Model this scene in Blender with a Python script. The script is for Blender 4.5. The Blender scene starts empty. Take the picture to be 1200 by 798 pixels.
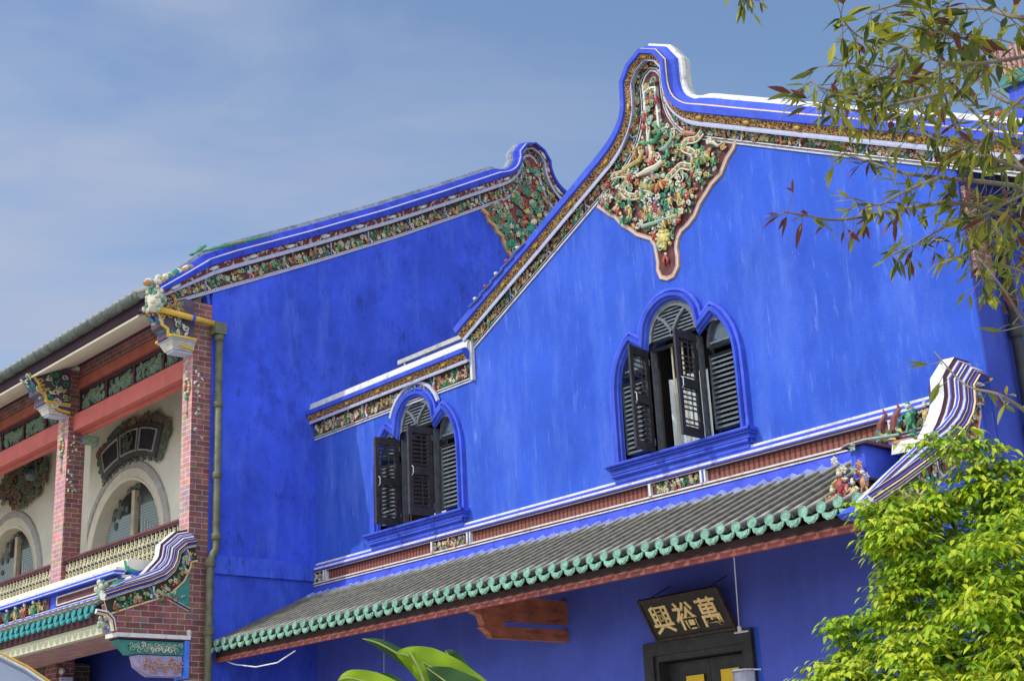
import bpy, bmesh, math, random
from mathutils import Vector, Matrix
from mathutils.geometry import tessellate_polygon
random.seed(7)
R = math.radians
scene = bpy.context.scene
COL = scene.collection

# ------------------------------------------------------------------ camera
CAM = Vector((0, -11, 1.6))
FPX = 1682.89; PX, PY = 600.0, 399.0
yaw, pitch, roll = 0.8263828, -0.31914733, -0.04966347
def _cam_rows():
    B = Matrix(((1,0,0),(0,0,-1),(0,1,0)))
    cy, sy = math.cos(yaw), math.sin(yaw); cp, sp = math.cos(pitch), math.sin(pitch); cr, sr = math.cos(roll), math.sin(roll)
    Ry = Matrix(((cy,0,sy),(0,1,0),(-sy,0,cy))); Rx = Matrix(((1,0,0),(0,cp,-sp),(0,sp,cp))); Rz = Matrix(((cr,-sr,0),(sr,cr,0),(0,0,1)))
    return Rz @ Rx @ Ry @ B
M3 = _cam_rows()
cam_data = bpy.data.cameras.new('camera'); cam = bpy.data.objects.new('camera', cam_data); COL.objects.link(cam)
right, down, fwd = M3[0], M3[1], M3[2]
rot = Matrix((right, -down, -fwd)).transposed()
cam.matrix_world = Matrix.Translation(CAM) @ rot.to_4x4()
cam_data.sensor_width = 36; cam_data.lens = FPX/1200*36; cam_data.clip_end = 3000; cam_data.clip_start = .05
scene.camera = cam
def ray(x, y):
    return (M3.transposed() @ Vector(((x-PX)/FPX, (y-PY)/FPX, 1.0)))
def at(x, y, axis, val):
    r = ray(x, y); t = (val-CAM[axis])/r[axis]
    return CAM + r*t
def far(x, y, d):
    return CAM + ray(x, y).normalized()*d

# ------------------------------------------------------------------ light
SUN = Vector((0.40, 1.0, -1.15)).normalized()          # direction the light travels
elev = math.asin(-SUN.z); azim = math.atan2(-SUN.x, -SUN.y)   # towards the sun, from +Y clockwise
w = bpy.data.worlds.new('World'); scene.world = w; w.use_nodes = True
nt = w.node_tree; nt.nodes.clear()
def N(t, ty, **k):
    n = t.nodes.new(ty)
    for a, b in k.items(): setattr(n, a, b)
    return n
sky = N(nt, 'ShaderNodeTexSky', sky_type='NISHITA', sun_disc=False, sun_elevation=elev, sun_rotation=azim, air_density=1.0, dust_density=.6, ozone_density=2.2)
tc = N(nt, 'ShaderNodeTexCoord')
mp = N(nt, 'ShaderNodeMapping'); mp.inputs['Scale'].default_value = (.9, 1.3, 4.6); mp.inputs['Rotation'].default_value = (0.15, 0.1, 0.6)
nz = N(nt, 'ShaderNodeTexNoise'); nz.inputs['Scale'].default_value = 3.0; nz.inputs['Detail'].default_value = 6; nz.inputs['Roughness'].default_value = .52; nz.inputs['Distortion'].default_value = .3
cr = N(nt, 'ShaderNodeValToRGB'); cr.color_ramp.elements[0].position = .42; cr.color_ramp.elements[1].position = .64
# haze veil: denser towards the west (-X) and low down
sep = N(nt, 'ShaderNodeSeparateXYZ')
mr = N(nt, 'ShaderNodeMapRange'); mr.inputs['From Min'].default_value = -.5; mr.inputs['From Max'].default_value = -.90
mul = N(nt, 'ShaderNodeMath', operation='MULTIPLY'); 
add = N(nt, 'ShaderNodeMath', operation='MULTIPLY_ADD'); add.inputs[1].default_value = .85; 
veil = N(nt, 'ShaderNodeMath', operation='MULTIPLY'); veil.inputs[1].default_value = .33
mx = N(nt, 'ShaderNodeMixRGB'); mx.inputs['Color2'].default_value = (2.35, 2.75, 3.75, 1)
bg = N(nt, 'ShaderNodeBackground'); bg.inputs['Strength'].default_value = .15
out = N(nt, 'ShaderNodeOutputWorld')
L = nt.links.new
L(tc.outputs['Generated'], mp.inputs['Vector']); L(mp.outputs[0], nz.inputs['Vector']); L(nz.outputs['Fac'], cr.inputs['Fac'])
L(tc.outputs['Generated'], sep.inputs[0]); L(sep.outputs['X'], mr.inputs['Value'])
mz = N(nt, 'ShaderNodeMapRange'); mz.inputs['From Min'].default_value = .62; mz.inputs['From Max'].default_value = .20; mz.inputs['To Min'].default_value = .35; L(sep.outputs['Z'], mz.inputs['Value'])
mvz = N(nt, 'ShaderNodeMath', operation='MULTIPLY'); L(mr.outputs[0], mvz.inputs[0]); L(mz.outputs[0], mvz.inputs[1])
L(mvz.outputs[0], veil.inputs[0]); L(mr.outputs[0], mul.inputs[0]); L(cr.outputs[0], mul.inputs[1])
L(mul.outputs[0], add.inputs[0]); L(veil.outputs[0], add.inputs[2])
L(add.outputs[0], mx.inputs['Fac']); L(sky.outputs[0], mx.inputs['Color1'])
# bright veil added to the unseen sky behind the camera, fills the shaded walls
sw_ = N(nt, 'ShaderNodeMath', operation='MULTIPLY_ADD'); sw_.inputs[1].default_value = -1.0; L(sep.outputs['Y'], sw_.inputs[0])
sx_ = N(nt, 'ShaderNodeMath', operation='MULTIPLY'); sx_.inputs[1].default_value = .9; L(sep.outputs['X'], sx_.inputs[0]); L(sx_.outputs[0], sw_.inputs[2])
mr2 = N(nt, 'ShaderNodeMapRange', interpolation_type='SMOOTHSTEP'); mr2.inputs['From Min'].default_value = -.35; mr2.inputs['From Max'].default_value = .6; mr2.inputs['To Max'].default_value = .8; L(sw_.outputs[0], mr2.inputs['Value'])
mx2 = N(nt, 'ShaderNodeMixRGB'); mx2.inputs['Color2'].default_value = (9.0, 9.4, 10.2, 1); L(mr2.outputs[0], mx2.inputs['Fac']); L(mx.outputs[0], mx2.inputs['Color1']); L(mx2.outputs[0], bg.inputs[0]); L(bg.outputs[0], out.inputs[0])
sd = bpy.data.lights.new('sun', 'SUN'); sd.energy = 2.3; sd.angle = R(.5); sd.color = (1, .965, .90)
so = bpy.data.objects.new('sun', sd); COL.objects.link(so); so.rotation_euler = SUN.to_track_quat('-Z', 'Y').to_euler(); so.location = (-6, -20, 20)
vs = scene.view_settings; vs.view_transform = 'Standard'; vs.look = 'None'; vs.gamma = 1; vs.exposure = .25; vs.use_curve_mapping = False
scene.cycles.max_bounces = 6

# ------------------------------------------------------------------ materials
MATS = {}
def mat(name, col, rough=.8, var=.25, scale=6, spec=.3, streak=None, bump=0, metallic=0, col2=None, var2=None, transl=0):
    if name in MATS: return MATS[name]
    m = bpy.data.materials.new(name); m.use_nodes = True; t = m.node_tree
    b = t.nodes['Principled BSDF']; b.inputs['Roughness'].default_value = rough; b.inputs['Metallic'].default_value = metallic
    b.inputs['Specular IOR Level'].default_value = spec
    g = N(t, 'ShaderNodeNewGeometry')
    n1 = N(t, 'ShaderNodeTexNoise'); n1.inputs['Scale'].default_value = scale; n1.inputs['Detail'].default_value = 6; n1.inputs['Roughness'].default_value = .6
    t.links.new(g.outputs['Position'], n1.inputs['Vector'])
    r = N(t, 'ShaderNodeValToRGB'); r.color_ramp.elements[0].position = .3; r.color_ramp.elements[1].position = .7
    c = Vector(col)
    d = c*(1-var); e = Vector(col2) if col2 else c*(1+var)
    r.color_ramp.elements[0].color = (*d, 1); r.color_ramp.elements[1].color = (*[min(1, x) for x in e], 1)
    t.links.new(n1.outputs['Fac'], r.inputs['Fac'])
    last = r.outputs[0]
    if streak:                                   # (colour, threshold, scale) vertical weather streaks
        for (sc_, th, s_, stretch) in streak:
            mpn = N(t, 'ShaderNodeMapping'); mpn.inputs['Scale'].default_value = (s_, s_, s_*stretch)
            n2 = N(t, 'ShaderNodeTexNoise'); n2.inputs['Scale'].default_value = 1; n2.inputs['Detail'].default_value = 7; n2.inputs['Roughness'].default_value = .68
            r2 = N(t, 'ShaderNodeValToRGB'); r2.color_ramp.elements[0].position = th; r2.color_ramp.elements[1].position = min(1, th+.2)
            r2.color_ramp.elements[1].color = (sc_[3],)*3 + (1,)
            r2.color_ramp.elements[0].color = (0, 0, 0, 1)
            t.links.new(g.outputs['Position'], mpn.inputs[0]); t.links.new(mpn.outputs[0], n2.inputs['Vector']); t.links.new(n2.outputs['Fac'], r2.inputs['Fac'])
            x = N(t, 'ShaderNodeMixRGB'); x.inputs['Color2'].default_value = (*sc_[:3], 1)
            t.links.new(r2.outputs[0], x.inputs['Fac']); t.links.new(last, x.inputs['Color1']); last = x.outputs[0]
    t.links.new(last, b.inputs['Base Color'])
    if bump:
        n3 = N(t, 'ShaderNodeTexNoise'); n3.inputs['Scale'].default_value = 30; n3.inputs['Detail'].default_value = 4
        t.links.new(g.outputs['Position'], n3.inputs['Vector'])
        bp = N(t, 'ShaderNodeBump'); bp.inputs['Strength'].default_value = bump; bp.inputs['Distance'].default_value = .02
        t.links.new(n3.outputs['Fac'], bp.inputs['Height']); t.links.new(bp.outputs[0], b.inputs['Normal'])
    if transl:
        tr = N(t, 'ShaderNodeBsdfTranslucent'); ms = N(t, 'ShaderNodeMixShader'); ms.inputs[0].default_value = transl
        t.links.new(last, tr.inputs[0]); o = t.nodes['Material Output']
        t.links.new(b.outputs[0], ms.inputs[1]); t.links.new(tr.outputs[0], ms.inputs[2]); t.links.new(ms.outputs[0], o.inputs[0])
    MATS[name] = m
    return m
BLUE = (.037, .098, .52)
blue_lit = mat('blue_limewash', BLUE, .9, .16, 1.3, .15, streak=[((.085,.165,.60,.75), .48, 2.6, .22), ((.022,.05,.40,.55), .55, 1.6, .35), ((.30,.42,.76,.6), .62, 7, .25), ((.20,.32,.74,.55), .57, 13, .12), ((.42,.50,.74,.5), .70, 26, .6), ((.03,.05,.42,.5), .66, 3.1, .5)], bump=.25)
blue_old = mat('blue_limewash_weathered', (.048,.098,.66), .9, .25, 1.6, .15, streak=[((.10,.18,.74,.6), .5, 3.5, .25), ((.02,.035,.25,.75), .55, 2.4, .6), ((.012,.016,.07,.85), .60, 8, .5), ((.008,.011,.04,.92), .60, 24, .5)], bump=.3)
blue_drip = mat('blue_string_course', (.055,.11,.68), .9, .2, 4, .15, streak=[((.10,.18,.80,.6), .52, 7, .5), ((.008,.010,.03,.9), .56, 12, .22)], bump=.3)
blue_low = mat('blue_wall_under_canopy', (.085,.120,.52), .9, .12, 2, .15, streak=[((.11,.16,.60,.4), .5, 4, .1)], bump=.2)
blue_trim = mat('blue_trim', (.050,.095,.58), .7, .2, 5, .25, streak=[((.12,.19,.70,.6), .54, 8, .6), ((.02,.025,.10,.7), .61, 12, .8)])
blue_trim_w = mat('blue_trim_weathered', (.055,.09,.60), .8, .25, 5, .3, streak=[((.02,.022,.06,.8), .56, 9, 1), ((.3,.36,.7,.5), .66, 14, 1)])
white = mat('white_plaster', (.66,.66,.63), .8, .12, 9, .3, streak=[((.28,.27,.24,.85), .52, 10, .8), ((.06,.06,.06,.85), .60, 22, 1)])
white_w = mat('white_plaster_weathered', (.46,.46,.43), .85, .12, 5, .3, streak=[((.06,.06,.055,.9), .56, 7, 1), ((.2,.2,.17,.6), .5, 20, 1)])
pale = mat('pale_lilac_plaster', (.47,.50,.66), .7, .12, 20, .3)
purple = mat('purple_line', (.07,.025,.05), .7, .1, 8)
cream_l = mat('cream_line', (.70,.52,.27), .7, .1, 8)
orange_l = mat('orange_border', (.50,.29,.12), .8, .12, 8)
maroon = mat('maroon_ground', (.12,.045,.05), .85, .25, 12)
tealg = mat('teal_ground', (.05,.22,.20), .7, .2, 12)
RC = [mat('relief_teal', (.04,.25,.18), .45, .3, 30), mat('relief_green', (.08,.28,.13), .45, .3, 30), mat('relief_white', (.62,.58,.46), .5, .1, 30),
      mat('relief_yellow', (.52,.40,.14), .5, .2, 30), mat('relief_red', (.38,.075,.055), .5, .25, 30), mat('relief_pale_green', (.30,.42,.31), .5, .2, 30),
      mat('relief_orange', (.44,.23,.12), .5, .2, 30), mat('relief_blue', (.12,.17,.46), .5, .2, 30)]
gold = mat('gold_paint', (.50,.30,.04), .45, .25, 30, .5)
wood_dk = mat('grey_weathered_wood', (.14,.155,.175), .75, .35, 14, .3, streak=[((.30,.31,.31,.5), .58, 12, .25)], bump=.4)
wood_lv = mat('grey_louvre_wood', (.135,.16,.185), .7, .3, 12, .3, bump=.3)
wood_bk = mat('dark_shutter_wood', (.030,.028,.032), .6, .35, 12, .4, streak=[((.16,.14,.13,.5), .62, 12, .2)], bump=.3)
wood_rd = mat('teak_wood', (.42,.14,.065), .6, .3, 5, .35, streak=[((.10,.03,.02,.8), .5, 3, 6)], bump=.3)
salmon = mat('salmon_paint', (.50,.12,.10), .65, .12, 5, .3, streak=[((.30,.08,.07,.6), .6, 5, .6)])
rust_red = mat('red_brown_paint', (.27,.075,.055), .75, .25, 8)
glass = mat('dark_glass', (.05,.08,.10), .12, .1, 4, .8)
dark = mat('dark_interior', (.018,.016,.016), .9, .2, 4)
brown_in = mat('brown_reveal', (.05,.032,.03), .8, .3, 6)
curtain_m = mat('curtain_cloth', (.62,.68,.68), .9, .05, 10)
cream = mat('cream_plaster', (.74,.70,.58), .85, .1, 2, .2, streak=[((.30,.29,.25,.5), .6, 3, .3)])
soffit_m = mat('soffit_boards', (.78,.73,.58), .8, .08, 4)
grey_st = mat('grey_stone', (.42,.40,.36), .85, .2, 8)
olive = mat('olive_pipe_paint', (.12,.125,.075), .55, .35, 9, .4, streak=[((.30,.30,.22,.5), .6, 10, .4)])
zinc = mat('weathered_green_zinc', (.085,.11,.095), .6, .35, 9, .4, streak=[((.28,.31,.27,.6), .55, 8, .5)])
blackp = mat('black_pipe_paint', (.022,.024,.028), .5, .3, 9, .4)
yellowp = mat('yellow_pipe_paint', (.66,.40,.05), .5, .15, 9, .4)
tile_g = mat('clay_roll_tile', (.38,.37,.33), .9, .15, 5, .15, streak=[((.46,.45,.40,.55), .58, 14, 1.0), ((.10,.095,.085,.55), .62, 11, 1)], bump=.05)
tile_m = mat('roof_trough_tile', (.055,.05,.048), .9, .4, 9, .15, bump=.5)
glaze = mat('green_glazed_tile', (.17,.34,.25), .55, .45, 18, .35, streak=[((.42,.52,.40,.7), .56, 22, 1), ((.04,.05,.035,.85), .60, 13, 1)])
glaze2 = mat('turquoise_glazed_tile', (.03,.27,.26), .35, .3, 25, .5, streak=[((.25,.55,.5,.6), .6, 30, 1)])
black_l = mat('black_lacquer', (.016,.013,.011), .45, .4, 8, .4, streak=[((.10,.05,.03,.5), .66, 9, 1)])
door_w = mat('dark_door_wood', (.028,.027,.026), .55, .4, 8, .35, bump=.3)
yel_paper = mat('yellow_paper', (.72,.47,.04), .8, .1, 9)
metal_w = mat('pale_metal', (.55,.55,.52), .4, .1, 9, .5)
grnd = mat('ground_mat', (.42,.39,.33), .9, .2, 1)

def brick_mat(name, c1, c2, mortar, flip=False):
    m = bpy.data.materials.new(name); m.use_nodes = True; t = m.node_tree; b = t.nodes['Principled BSDF']; b.inputs['Roughness'].default_value = .8
    g = N(t, 'ShaderNodeNewGeometry'); s = N(t, 'ShaderNodeSeparateXYZ'); a = N(t, 'ShaderNodeMath', operation='ADD'); c = N(t, 'ShaderNodeCombineXYZ')
    br = N(t, 'ShaderNodeTexBrick'); br.inputs['Color1'].default_value = (*c1, 1); br.inputs['Color2'].default_value = (*c2, 1); br.inputs['Mortar'].default_value = (*mortar, 1)
    br.inputs['Scale'].default_value = 1; br.inputs['Brick Width'].default_value = .20; br.inputs['Row Height'].default_value = .072; br.inputs['Mortar Size'].default_value = .0045; br.inputs['Mortar Smooth'].default_value = .3
    L = t.links.new
    L(g.outputs['Position'], s.inputs[0]); L(s.outputs[0], a.inputs[0]); L(s.outputs[1], a.inputs[1]); L(a.outputs[0], c.inputs[0]); L(s.outputs[2], c.inputs[1]); L(c.outputs[0], br.inputs['Vector'])
    n = N(t, 'ShaderNodeTexNoise'); n.inputs['Scale'].default_value = 8; n.inputs['Detail'].default_value = 5; L(g.outputs['Position'], n.inputs['Vector'])
    x = N(t, 'ShaderNodeMixRGB', blend_type='OVERLAY'); x.inputs['Fac'].default_value = .85; L(br.outputs[0], x.inputs['Color1']); L(n.outputs['Color'], x.inputs['Color2'])
    h = N(t, 'ShaderNodeHueSaturation'); h.inputs['Saturation'].default_value = .9; L(x.outputs[0], h.inputs['Color']); L(h.outputs[0], b.inputs['Base Color'])
    bp = N(t, 'ShaderNodeBump'); bp.inputs['Strength'].default_value = .5; bp.inputs['Distance'].default_value = .006; bp.invert = True; L(br.outputs['Fac'], bp.inputs['Height']); L(bp.outputs[0], b.inputs['Normal'])
    return m
brick = brick_mat('maroon_brick', (.15,.045,.045), (.25,.08,.07), (.40,.31,.29))
brick_pk = brick_mat('sunlit_brick', (.50,.20,.20), (.42,.20,.19), (.66,.55,.51))
brick_dk = brick_mat('dark_brick', (.07,.045,.04), (.09,.055,.045), (.30,.24,.18))

def gold_band():
    m = bpy.data.materials.new('gold_scroll_band'); m.use_nodes = True; t = m.node_tree; b = t.nodes['Principled BSDF']; b.inputs['Roughness'].default_value = .6
    g = N(t, 'ShaderNodeNewGeometry'); v = N(t, 'ShaderNodeTexVoronoi', feature='DISTANCE_TO_EDGE'); v.inputs['Scale'].default_value = 30
    n = N(t, 'ShaderNodeTexNoise'); n.inputs['Scale'].default_value = 9
    x = N(t, 'ShaderNodeMixRGB'); x.inputs['Fac'].default_value = .12
    t.links.new(g.outputs['Position'], n.inputs['Vector']); t.links.new(g.outputs['Position'], x.inputs['Color1']); t.links.new(n.outputs['Color'], x.inputs['Color2']); t.links.new(x.outputs[0], v.inputs['Vector'])
    r = N(t, 'ShaderNodeValToRGB'); r.color_ramp.elements[0].color = (.55,.33,.07,1); r.color_ramp.elements[0].position = .05; r.color_ramp.elements[1].color = (.095,.03,.018,1); r.color_ramp.elements[1].position = .12
    t.links.new(v.outputs[0], r.inputs[0]); t.links.new(r.outputs[0], b.inputs['Base Color']); return m
goldband = gold_band()
def redband():
    m = bpy.data.materials.new('red_cloud_band'); m.use_nodes = True; t = m.node_tree; b = t.nodes['Principled BSDF']; b.inputs['Roughness'].default_value = .7
    g = N(t, 'ShaderNodeNewGeometry'); v = N(t, 'ShaderNodeTexNoise'); v.inputs['Scale'].default_value = 16; v.inputs['Detail'].default_value = 3
    r = N(t, 'ShaderNodeValToRGB'); r.color_ramp.elements[0].color = (.17,.035,.035,1); r.color_ramp.elements[0].position = .53; r.color_ramp.elements[1].color = (.55,.45,.42,1); r.color_ramp.elements[1].position = .58
    t.links.new(g.outputs['Position'], v.inputs['Vector']); t.links.new(v.outputs[0], r.inputs[0]); t.links.new(r.outputs[0], b.inputs['Base Color']); return m
redcloud = redband()
def stripe(name, c1, c2, freq, axis=0, duty=.5, slant=0.0):
    m = bpy.data.materials.new(name); m.use_nodes = True; t = m.node_tree; b = t.nodes['Principled BSDF']; b.inputs['Roughness'].default_value = .75
    g = N(t, 'ShaderNodeNewGeometry'); s = N(t, 'ShaderNodeSeparateXYZ'); a = N(t, 'ShaderNodeMath', operation='MULTIPLY_ADD'); a.inputs[1].default_value = slant
    mu = N(t, 'ShaderNodeMath', operation='MULTIPLY'); mu.inputs[1].default_value = freq; f = N(t, 'ShaderNodeMath', operation='FRACT'); gt = N(t, 'ShaderNodeMath', operation='GREATER_THAN'); gt.inputs[1].default_value = duty
    x = N(t, 'ShaderNodeMixRGB'); x.inputs['Color1'].default_value = (*c1, 1); x.inputs['Color2'].default_value = (*c2, 1)
    L = t.links.new; L(g.outputs['Position'], s.inputs[0]); L(s.outputs[2], a.inputs[0]); L(s.outputs[axis], a.inputs[2]); L(a.outputs[0], mu.inputs[0]); L(mu.outputs[0], f.inputs[0]); L(f.outputs[0], gt.inputs[0]); L(gt.outputs[0], x.inputs['Fac']); L(x.outputs[0], b.inputs['Base Color']); return m
redslot = stripe('red_slotted_brick', (.25,.07,.045), (.08,.025,.02), 16, 0, .62)
lattx = stripe('pale_lattice', (.62,.62,.68), (.36,.38,.52), 26, 0, .55, .6)
latty = stripe('pale_lattice_side', (.62,.60,.66), (.34,.34,.50), 26, 1, .55, .6)
blind_m = stripe('blind_slats', (.30,.37,.37), (.19,.24,.24), 22, 2, .6)

# ------------------------------------------------------------------ mesh helpers
class MB:
    def __init__(s): s.v = []; s.f = []; s.m = []
    def add(s, v, f, m=0):
        o = len(s.v); s.v += [tuple(x) for x in v]; s.f += [tuple(i+o for i in q) for q in f]; s.m += [m]*len(f) if isinstance(m, int) else list(m)
    def box(s, x0, x1, y0, y1, z0, z1, m=0):
        v = [(x, y, z) for x in (x0, x1) for y in (y0, y1) for z in (z0, z1)]
        s.add(v, [(0,1,3,2),(4,6,7,5),(0,4,5,1),(2,3,7,6),(0,2,6,4),(1,5,7,3)], m)
    def hexa(s, p, m=0):   # 8 points: bottom 4 ccw, top 4 ccw
        s.add(p, [(3,2,1,0),(4,5,6,7),(0,1,5,4),(1,2,6,5),(2,3,7,6),(3,0,4,7)], m)
    def tube(s, pts, r, seg=6, m=0, cap=True):
        pts = [Vector(p) for p in pts]; n = len(pts); rr = r if isinstance(r, (list, tuple)) else [r]*n
        up = Vector((0,0,1)); v = []; prev = None
        for i, p in enumerate(pts):
            d = (pts[min(i+1, n-1)]-pts[max(i-1, 0)])
            d = d.normalized() if d.length > 1e-9 else Vector((0,0,1))
            if prev is None:
                a = d.cross(up); a = a.normalized() if a.length > .05 else d.cross(Vector((1,0,0))).normalized()
            else:
                a = prev-d*prev.dot(d); a = a.normalized() if a.length > 1e-6 else prev
            prev = a; b = d.cross(a)
            for k in range(seg):
                t = 2*math.pi*k/seg; v.append(p+(a*math.cos(t)+b*math.sin(t))*rr[i])
        f = [(i*seg+k, i*seg+(k+1)%seg, (i+1)*seg+(k+1)%seg, (i+1)*seg+k) for i in range(n-1) for k in range(seg)]
        if cap: f += [tuple(range(seg))[::-1], tuple((n-1)*seg+k for k in range(seg))]
        s.add(v, f, m)
    def blob(s, c, ax, ay, az, m=0, seg=6, rings=3):   # ellipsoid with three axis vectors
        c = Vector(c); v = [c+az]
        for i in range(1, rings+1):
            ph = math.pi*i/(rings+1)
            for k in range(seg):
                t = 2*math.pi*k/seg; v.append(c+az*math.cos(ph)+(ax*math.cos(t)+ay*math.sin(t))*math.sin(ph))
        v.append(c-az); f = [(0, 1+k, 1+(k+1) % seg) for k in range(seg)]
        for i in range(rings-1):
            for k in range(seg): f.append((1+i*seg+k, 1+(i+1)*seg+k, 1+(i+1)*seg+(k+1)%seg, 1+i*seg+(k+1)%seg))
        e = len(v)-1; o = 1+(rings-1)*seg
        f += [(e, o+(k+1)%seg, o+k) for k in range(seg)]
        s.add(v, f, m)
    def build(s, name, mats, parent=None, smooth=False):
        me = bpy.data.meshes.new(name); me.from_pydata(s.v, [], s.f)
        if not isinstance(mats, (list, tuple)): mats = [mats]
        for m in mats: me.materials.append(m)
        if len(mats) > 1: me.polygons.foreach_set('material_index', s.m)
        if smooth: me.polygons.foreach_set('use_smooth', [True]*len(s.f))
        me.update(); o = bpy.data.objects.new(name, me); COL.objects.link(o)
        if parent: o.parent = parent; o.matrix_parent_inverse = parent.matrix_world.inverted()
        return o
def tag(o, label=None, cat=None, group=None, kind=None):
    if label: o['label'] = label
    if cat: o['category'] = cat
    if group: o['group'] = group
    if kind: o['kind'] = kind
    return o
def thing(name, label, cat, loc=(0,0,0), group=None):
    o = bpy.data.objects.new(name, None); o.location = loc; o.empty_display_size = .2; COL.objects.link(o); bpy.context.view_layer.update()
    return tag(o, label, cat, group)
def Fx(X): return lambda u, v, d: (X+d, u, v)       # plane facing +X: u = Y, v = Z
def Fy(Y): return lambda u, v, d: (u, Y-d, v)       # plane facing -Y: u = X, v = Z

def offset(path, n, closed=False, lim=1.9, ns=None):
    out = []; K = len(path)
    for i in range(K):
        p = Vector(path[i])
        a = Vector(path[i-1]) if (i > 0 or closed) else None; b = Vector(path[(i+1) % K]) if (i < K-1 or closed) else None
        def nr(q, r): d = (r-q).normalized(); return Vector((-d.y, d.x))
        if a is None: m = nr(p, b); k = 1
        elif b is None: m = nr(a, p); k = 1
        else:
            n1, n2 = nr(a, p), nr(p, b); m = (n1+n2); m = m.normalized() if m.length > 1e-6 else n1
            k = min(lim, 1/max(.2, m.dot(n1)))
        out.append(p+m*(n*k*(ns[i] if ns and n > .12 else 1)))
    return out
def sweep(path, prof, F, closed=False, mats=None, cap=True, ns=None):
    """prof: list of (n, d); returns MB with one material slot index per profile segment"""
    mb = MB(); K = len(path); P = len(prof); offs = [offset(path, n, closed, ns=ns) for n, d in prof]; v = []
    for i in range(K):
        for j in range(P): q = offs[j][i]; v.append(F(q.x, q.y, prof[j][1]))
    f = []; ms = []
    for i in range(K if closed else K-1):
        i2 = (i+1) % K
        for j in range(P-1):
            f.append((i*P+j, i*P+j+1, i2*P+j+1, i2*P+j)); ms.append(mats[j] if mats else 0)
    if cap and not closed:
        f += [tuple(range(P)), tuple((K-1)*P+j for j in range(P))[::-1]]; ms += [mats[0] if mats else 0]*2
    mb.add(v, f, ms); return mb
def plate(mb, outer, holes, d0, d1, F, m=0, back=True):
    loops = [outer]+list(holes)
    flat = [p for l in loops for p in l]; n = len(flat)
    if holes:
        bm = bmesh.new(); bv = [bm.verts.new((p[0], p[1], 0)) for p in flat]; bm.verts.index_update(); es = []; o = 0
        for l in loops:
            k = len(l); es += [bm.edges.new((bv[o+i], bv[o+(i+1) % k])) for i in range(k)]; o += k
        bmesh.ops.triangle_fill(bm, use_beauty=True, use_dissolve=False, edges=es, normal=(0, 0, 1))
        tris = []
        for f_ in bm.faces:
            c_ = f_.calc_center_median()
            if not any(in_poly((c_.x, c_.y), h_) for h_ in loops[1:]): tris.append([x.index for x in f_.verts])
        bm.free()
    else: tris = tessellate_polygon([[Vector((p[0], p[1], 0)) for p in l] for l in loops])
    v = [F(p[0], p[1], d1) for p in flat]; f = [tuple(t) for t in tris]
    if abs(d1-d0) > 1e-6:
        v += [F(p[0], p[1], d0) for p in flat]
        if back: f += [tuple(i+n for i in t[::-1]) for t in tris]
        o = 0
        for l in loops:
            k = len(l)
            for i in range(k): j = (i+1) % k; f.append((o+i, o+j, o+j+n, o+i+n))
            o += k
    mb.add(v, f, m)
def arc(cx, cy, r, a0, a1, n): return [(cx+r*math.cos(R(a0+(a1-a0)*i/n)), cy+r*math.sin(R(a0+(a1-a0)*i/n))) for i in range(n+1)]

# ------------------------------------------------------------------ ornamental relief (ceramic shard work)
def leaf(mb, F, u, v, d, L, W, ang, m, lift=.4):
    c, s_ = math.cos(ang), math.sin(ang)
    def P(a, b, h): return F(u+a*c-b*s_, v+a*s_+b*c, d+h)
    h = W*lift+.006
    mb.add([P(0,0,.002), P(L*.4,W*.5,.004), P(L*.4,0,h), P(L*.4,-W*.5,.004), P(L*.75,W*.32,.006), P(L*.75,0,h*.9), P(L*.75,-W*.32,.006), P(L,0,.01)],
           [(0,2,1),(0,3,2),(1,2,5,4),(2,3,6,5),(4,5,7),(5,6,7)], m)
def flower(mb, F, u, v, d, r, m, mc):
    k = random.choice((5, 6)); a0 = random.random()*6
    for i in range(k): leaf(mb, F, u, v, d+.012, r, r*.75, a0+6.283*i/k, m, .3)
    ball(mb, F, u, v, d+.018, r*.28, mc)
def ball(mb, F, u, v, d, r, m, sx=1, ang=0, sd=.8):
    c, s_ = math.cos(ang), math.sin(ang); o = Vector(F(u, v, d))
    ax = Vector(F(u+c*r*sx, v+s_*r*sx, d))-o; ay = Vector(F(u-s_*r, v+c*r, d))-o; az = Vector(F(u, v, d+r*sd))-o
    mb.blob(o, ax, ay, az, m)
def swirl(mb, F, u, v, d, r, m, turns=1.3, a0=0, w=.012, sg=1):
    pts = []
    for i in range(11):
        t = i/10; a = a0+sg*turns*6.283*t; rr = r*(1-t*.85); pts.append(F(u+rr*math.cos(a), v+rr*math.sin(a), d+.012+t*.012))
    mb.tube(pts, [w*(1-.5*i/10) for i in range(11)], 5, m)
def figure(mb, F, u, v, d, h):
    a = random.choice((3, 4, 1, 6)); b = random.choice((2, 3, 0, 7))
    ball(mb, F, u, v-h*.1, d+.02, h*.17, a, 1.7, 1.57, 1); ball(mb, F, u, v+h*.28, d+.03, h*.10, 2, 1, 0, 1); ball(mb, F, u, v+h*.37, d+.03, h*.08, b, 1, 0, 1)
    for s_ in (-1, 1):
        mb.tube([F(u+s_*h*.1, v+h*.12, d+.03), F(u+s_*h*.24, v, d+.05), F(u+s_*h*.2, v+h*.16*random.uniform(-1,1), d+.06)], h*.04, 5, b)
        mb.tube([F(u+s_*h*.05, v-h*.2, d+.03), F(u+s_*h*.14, v-h*.45, d+.03)], h*.05, 5, a)
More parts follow.
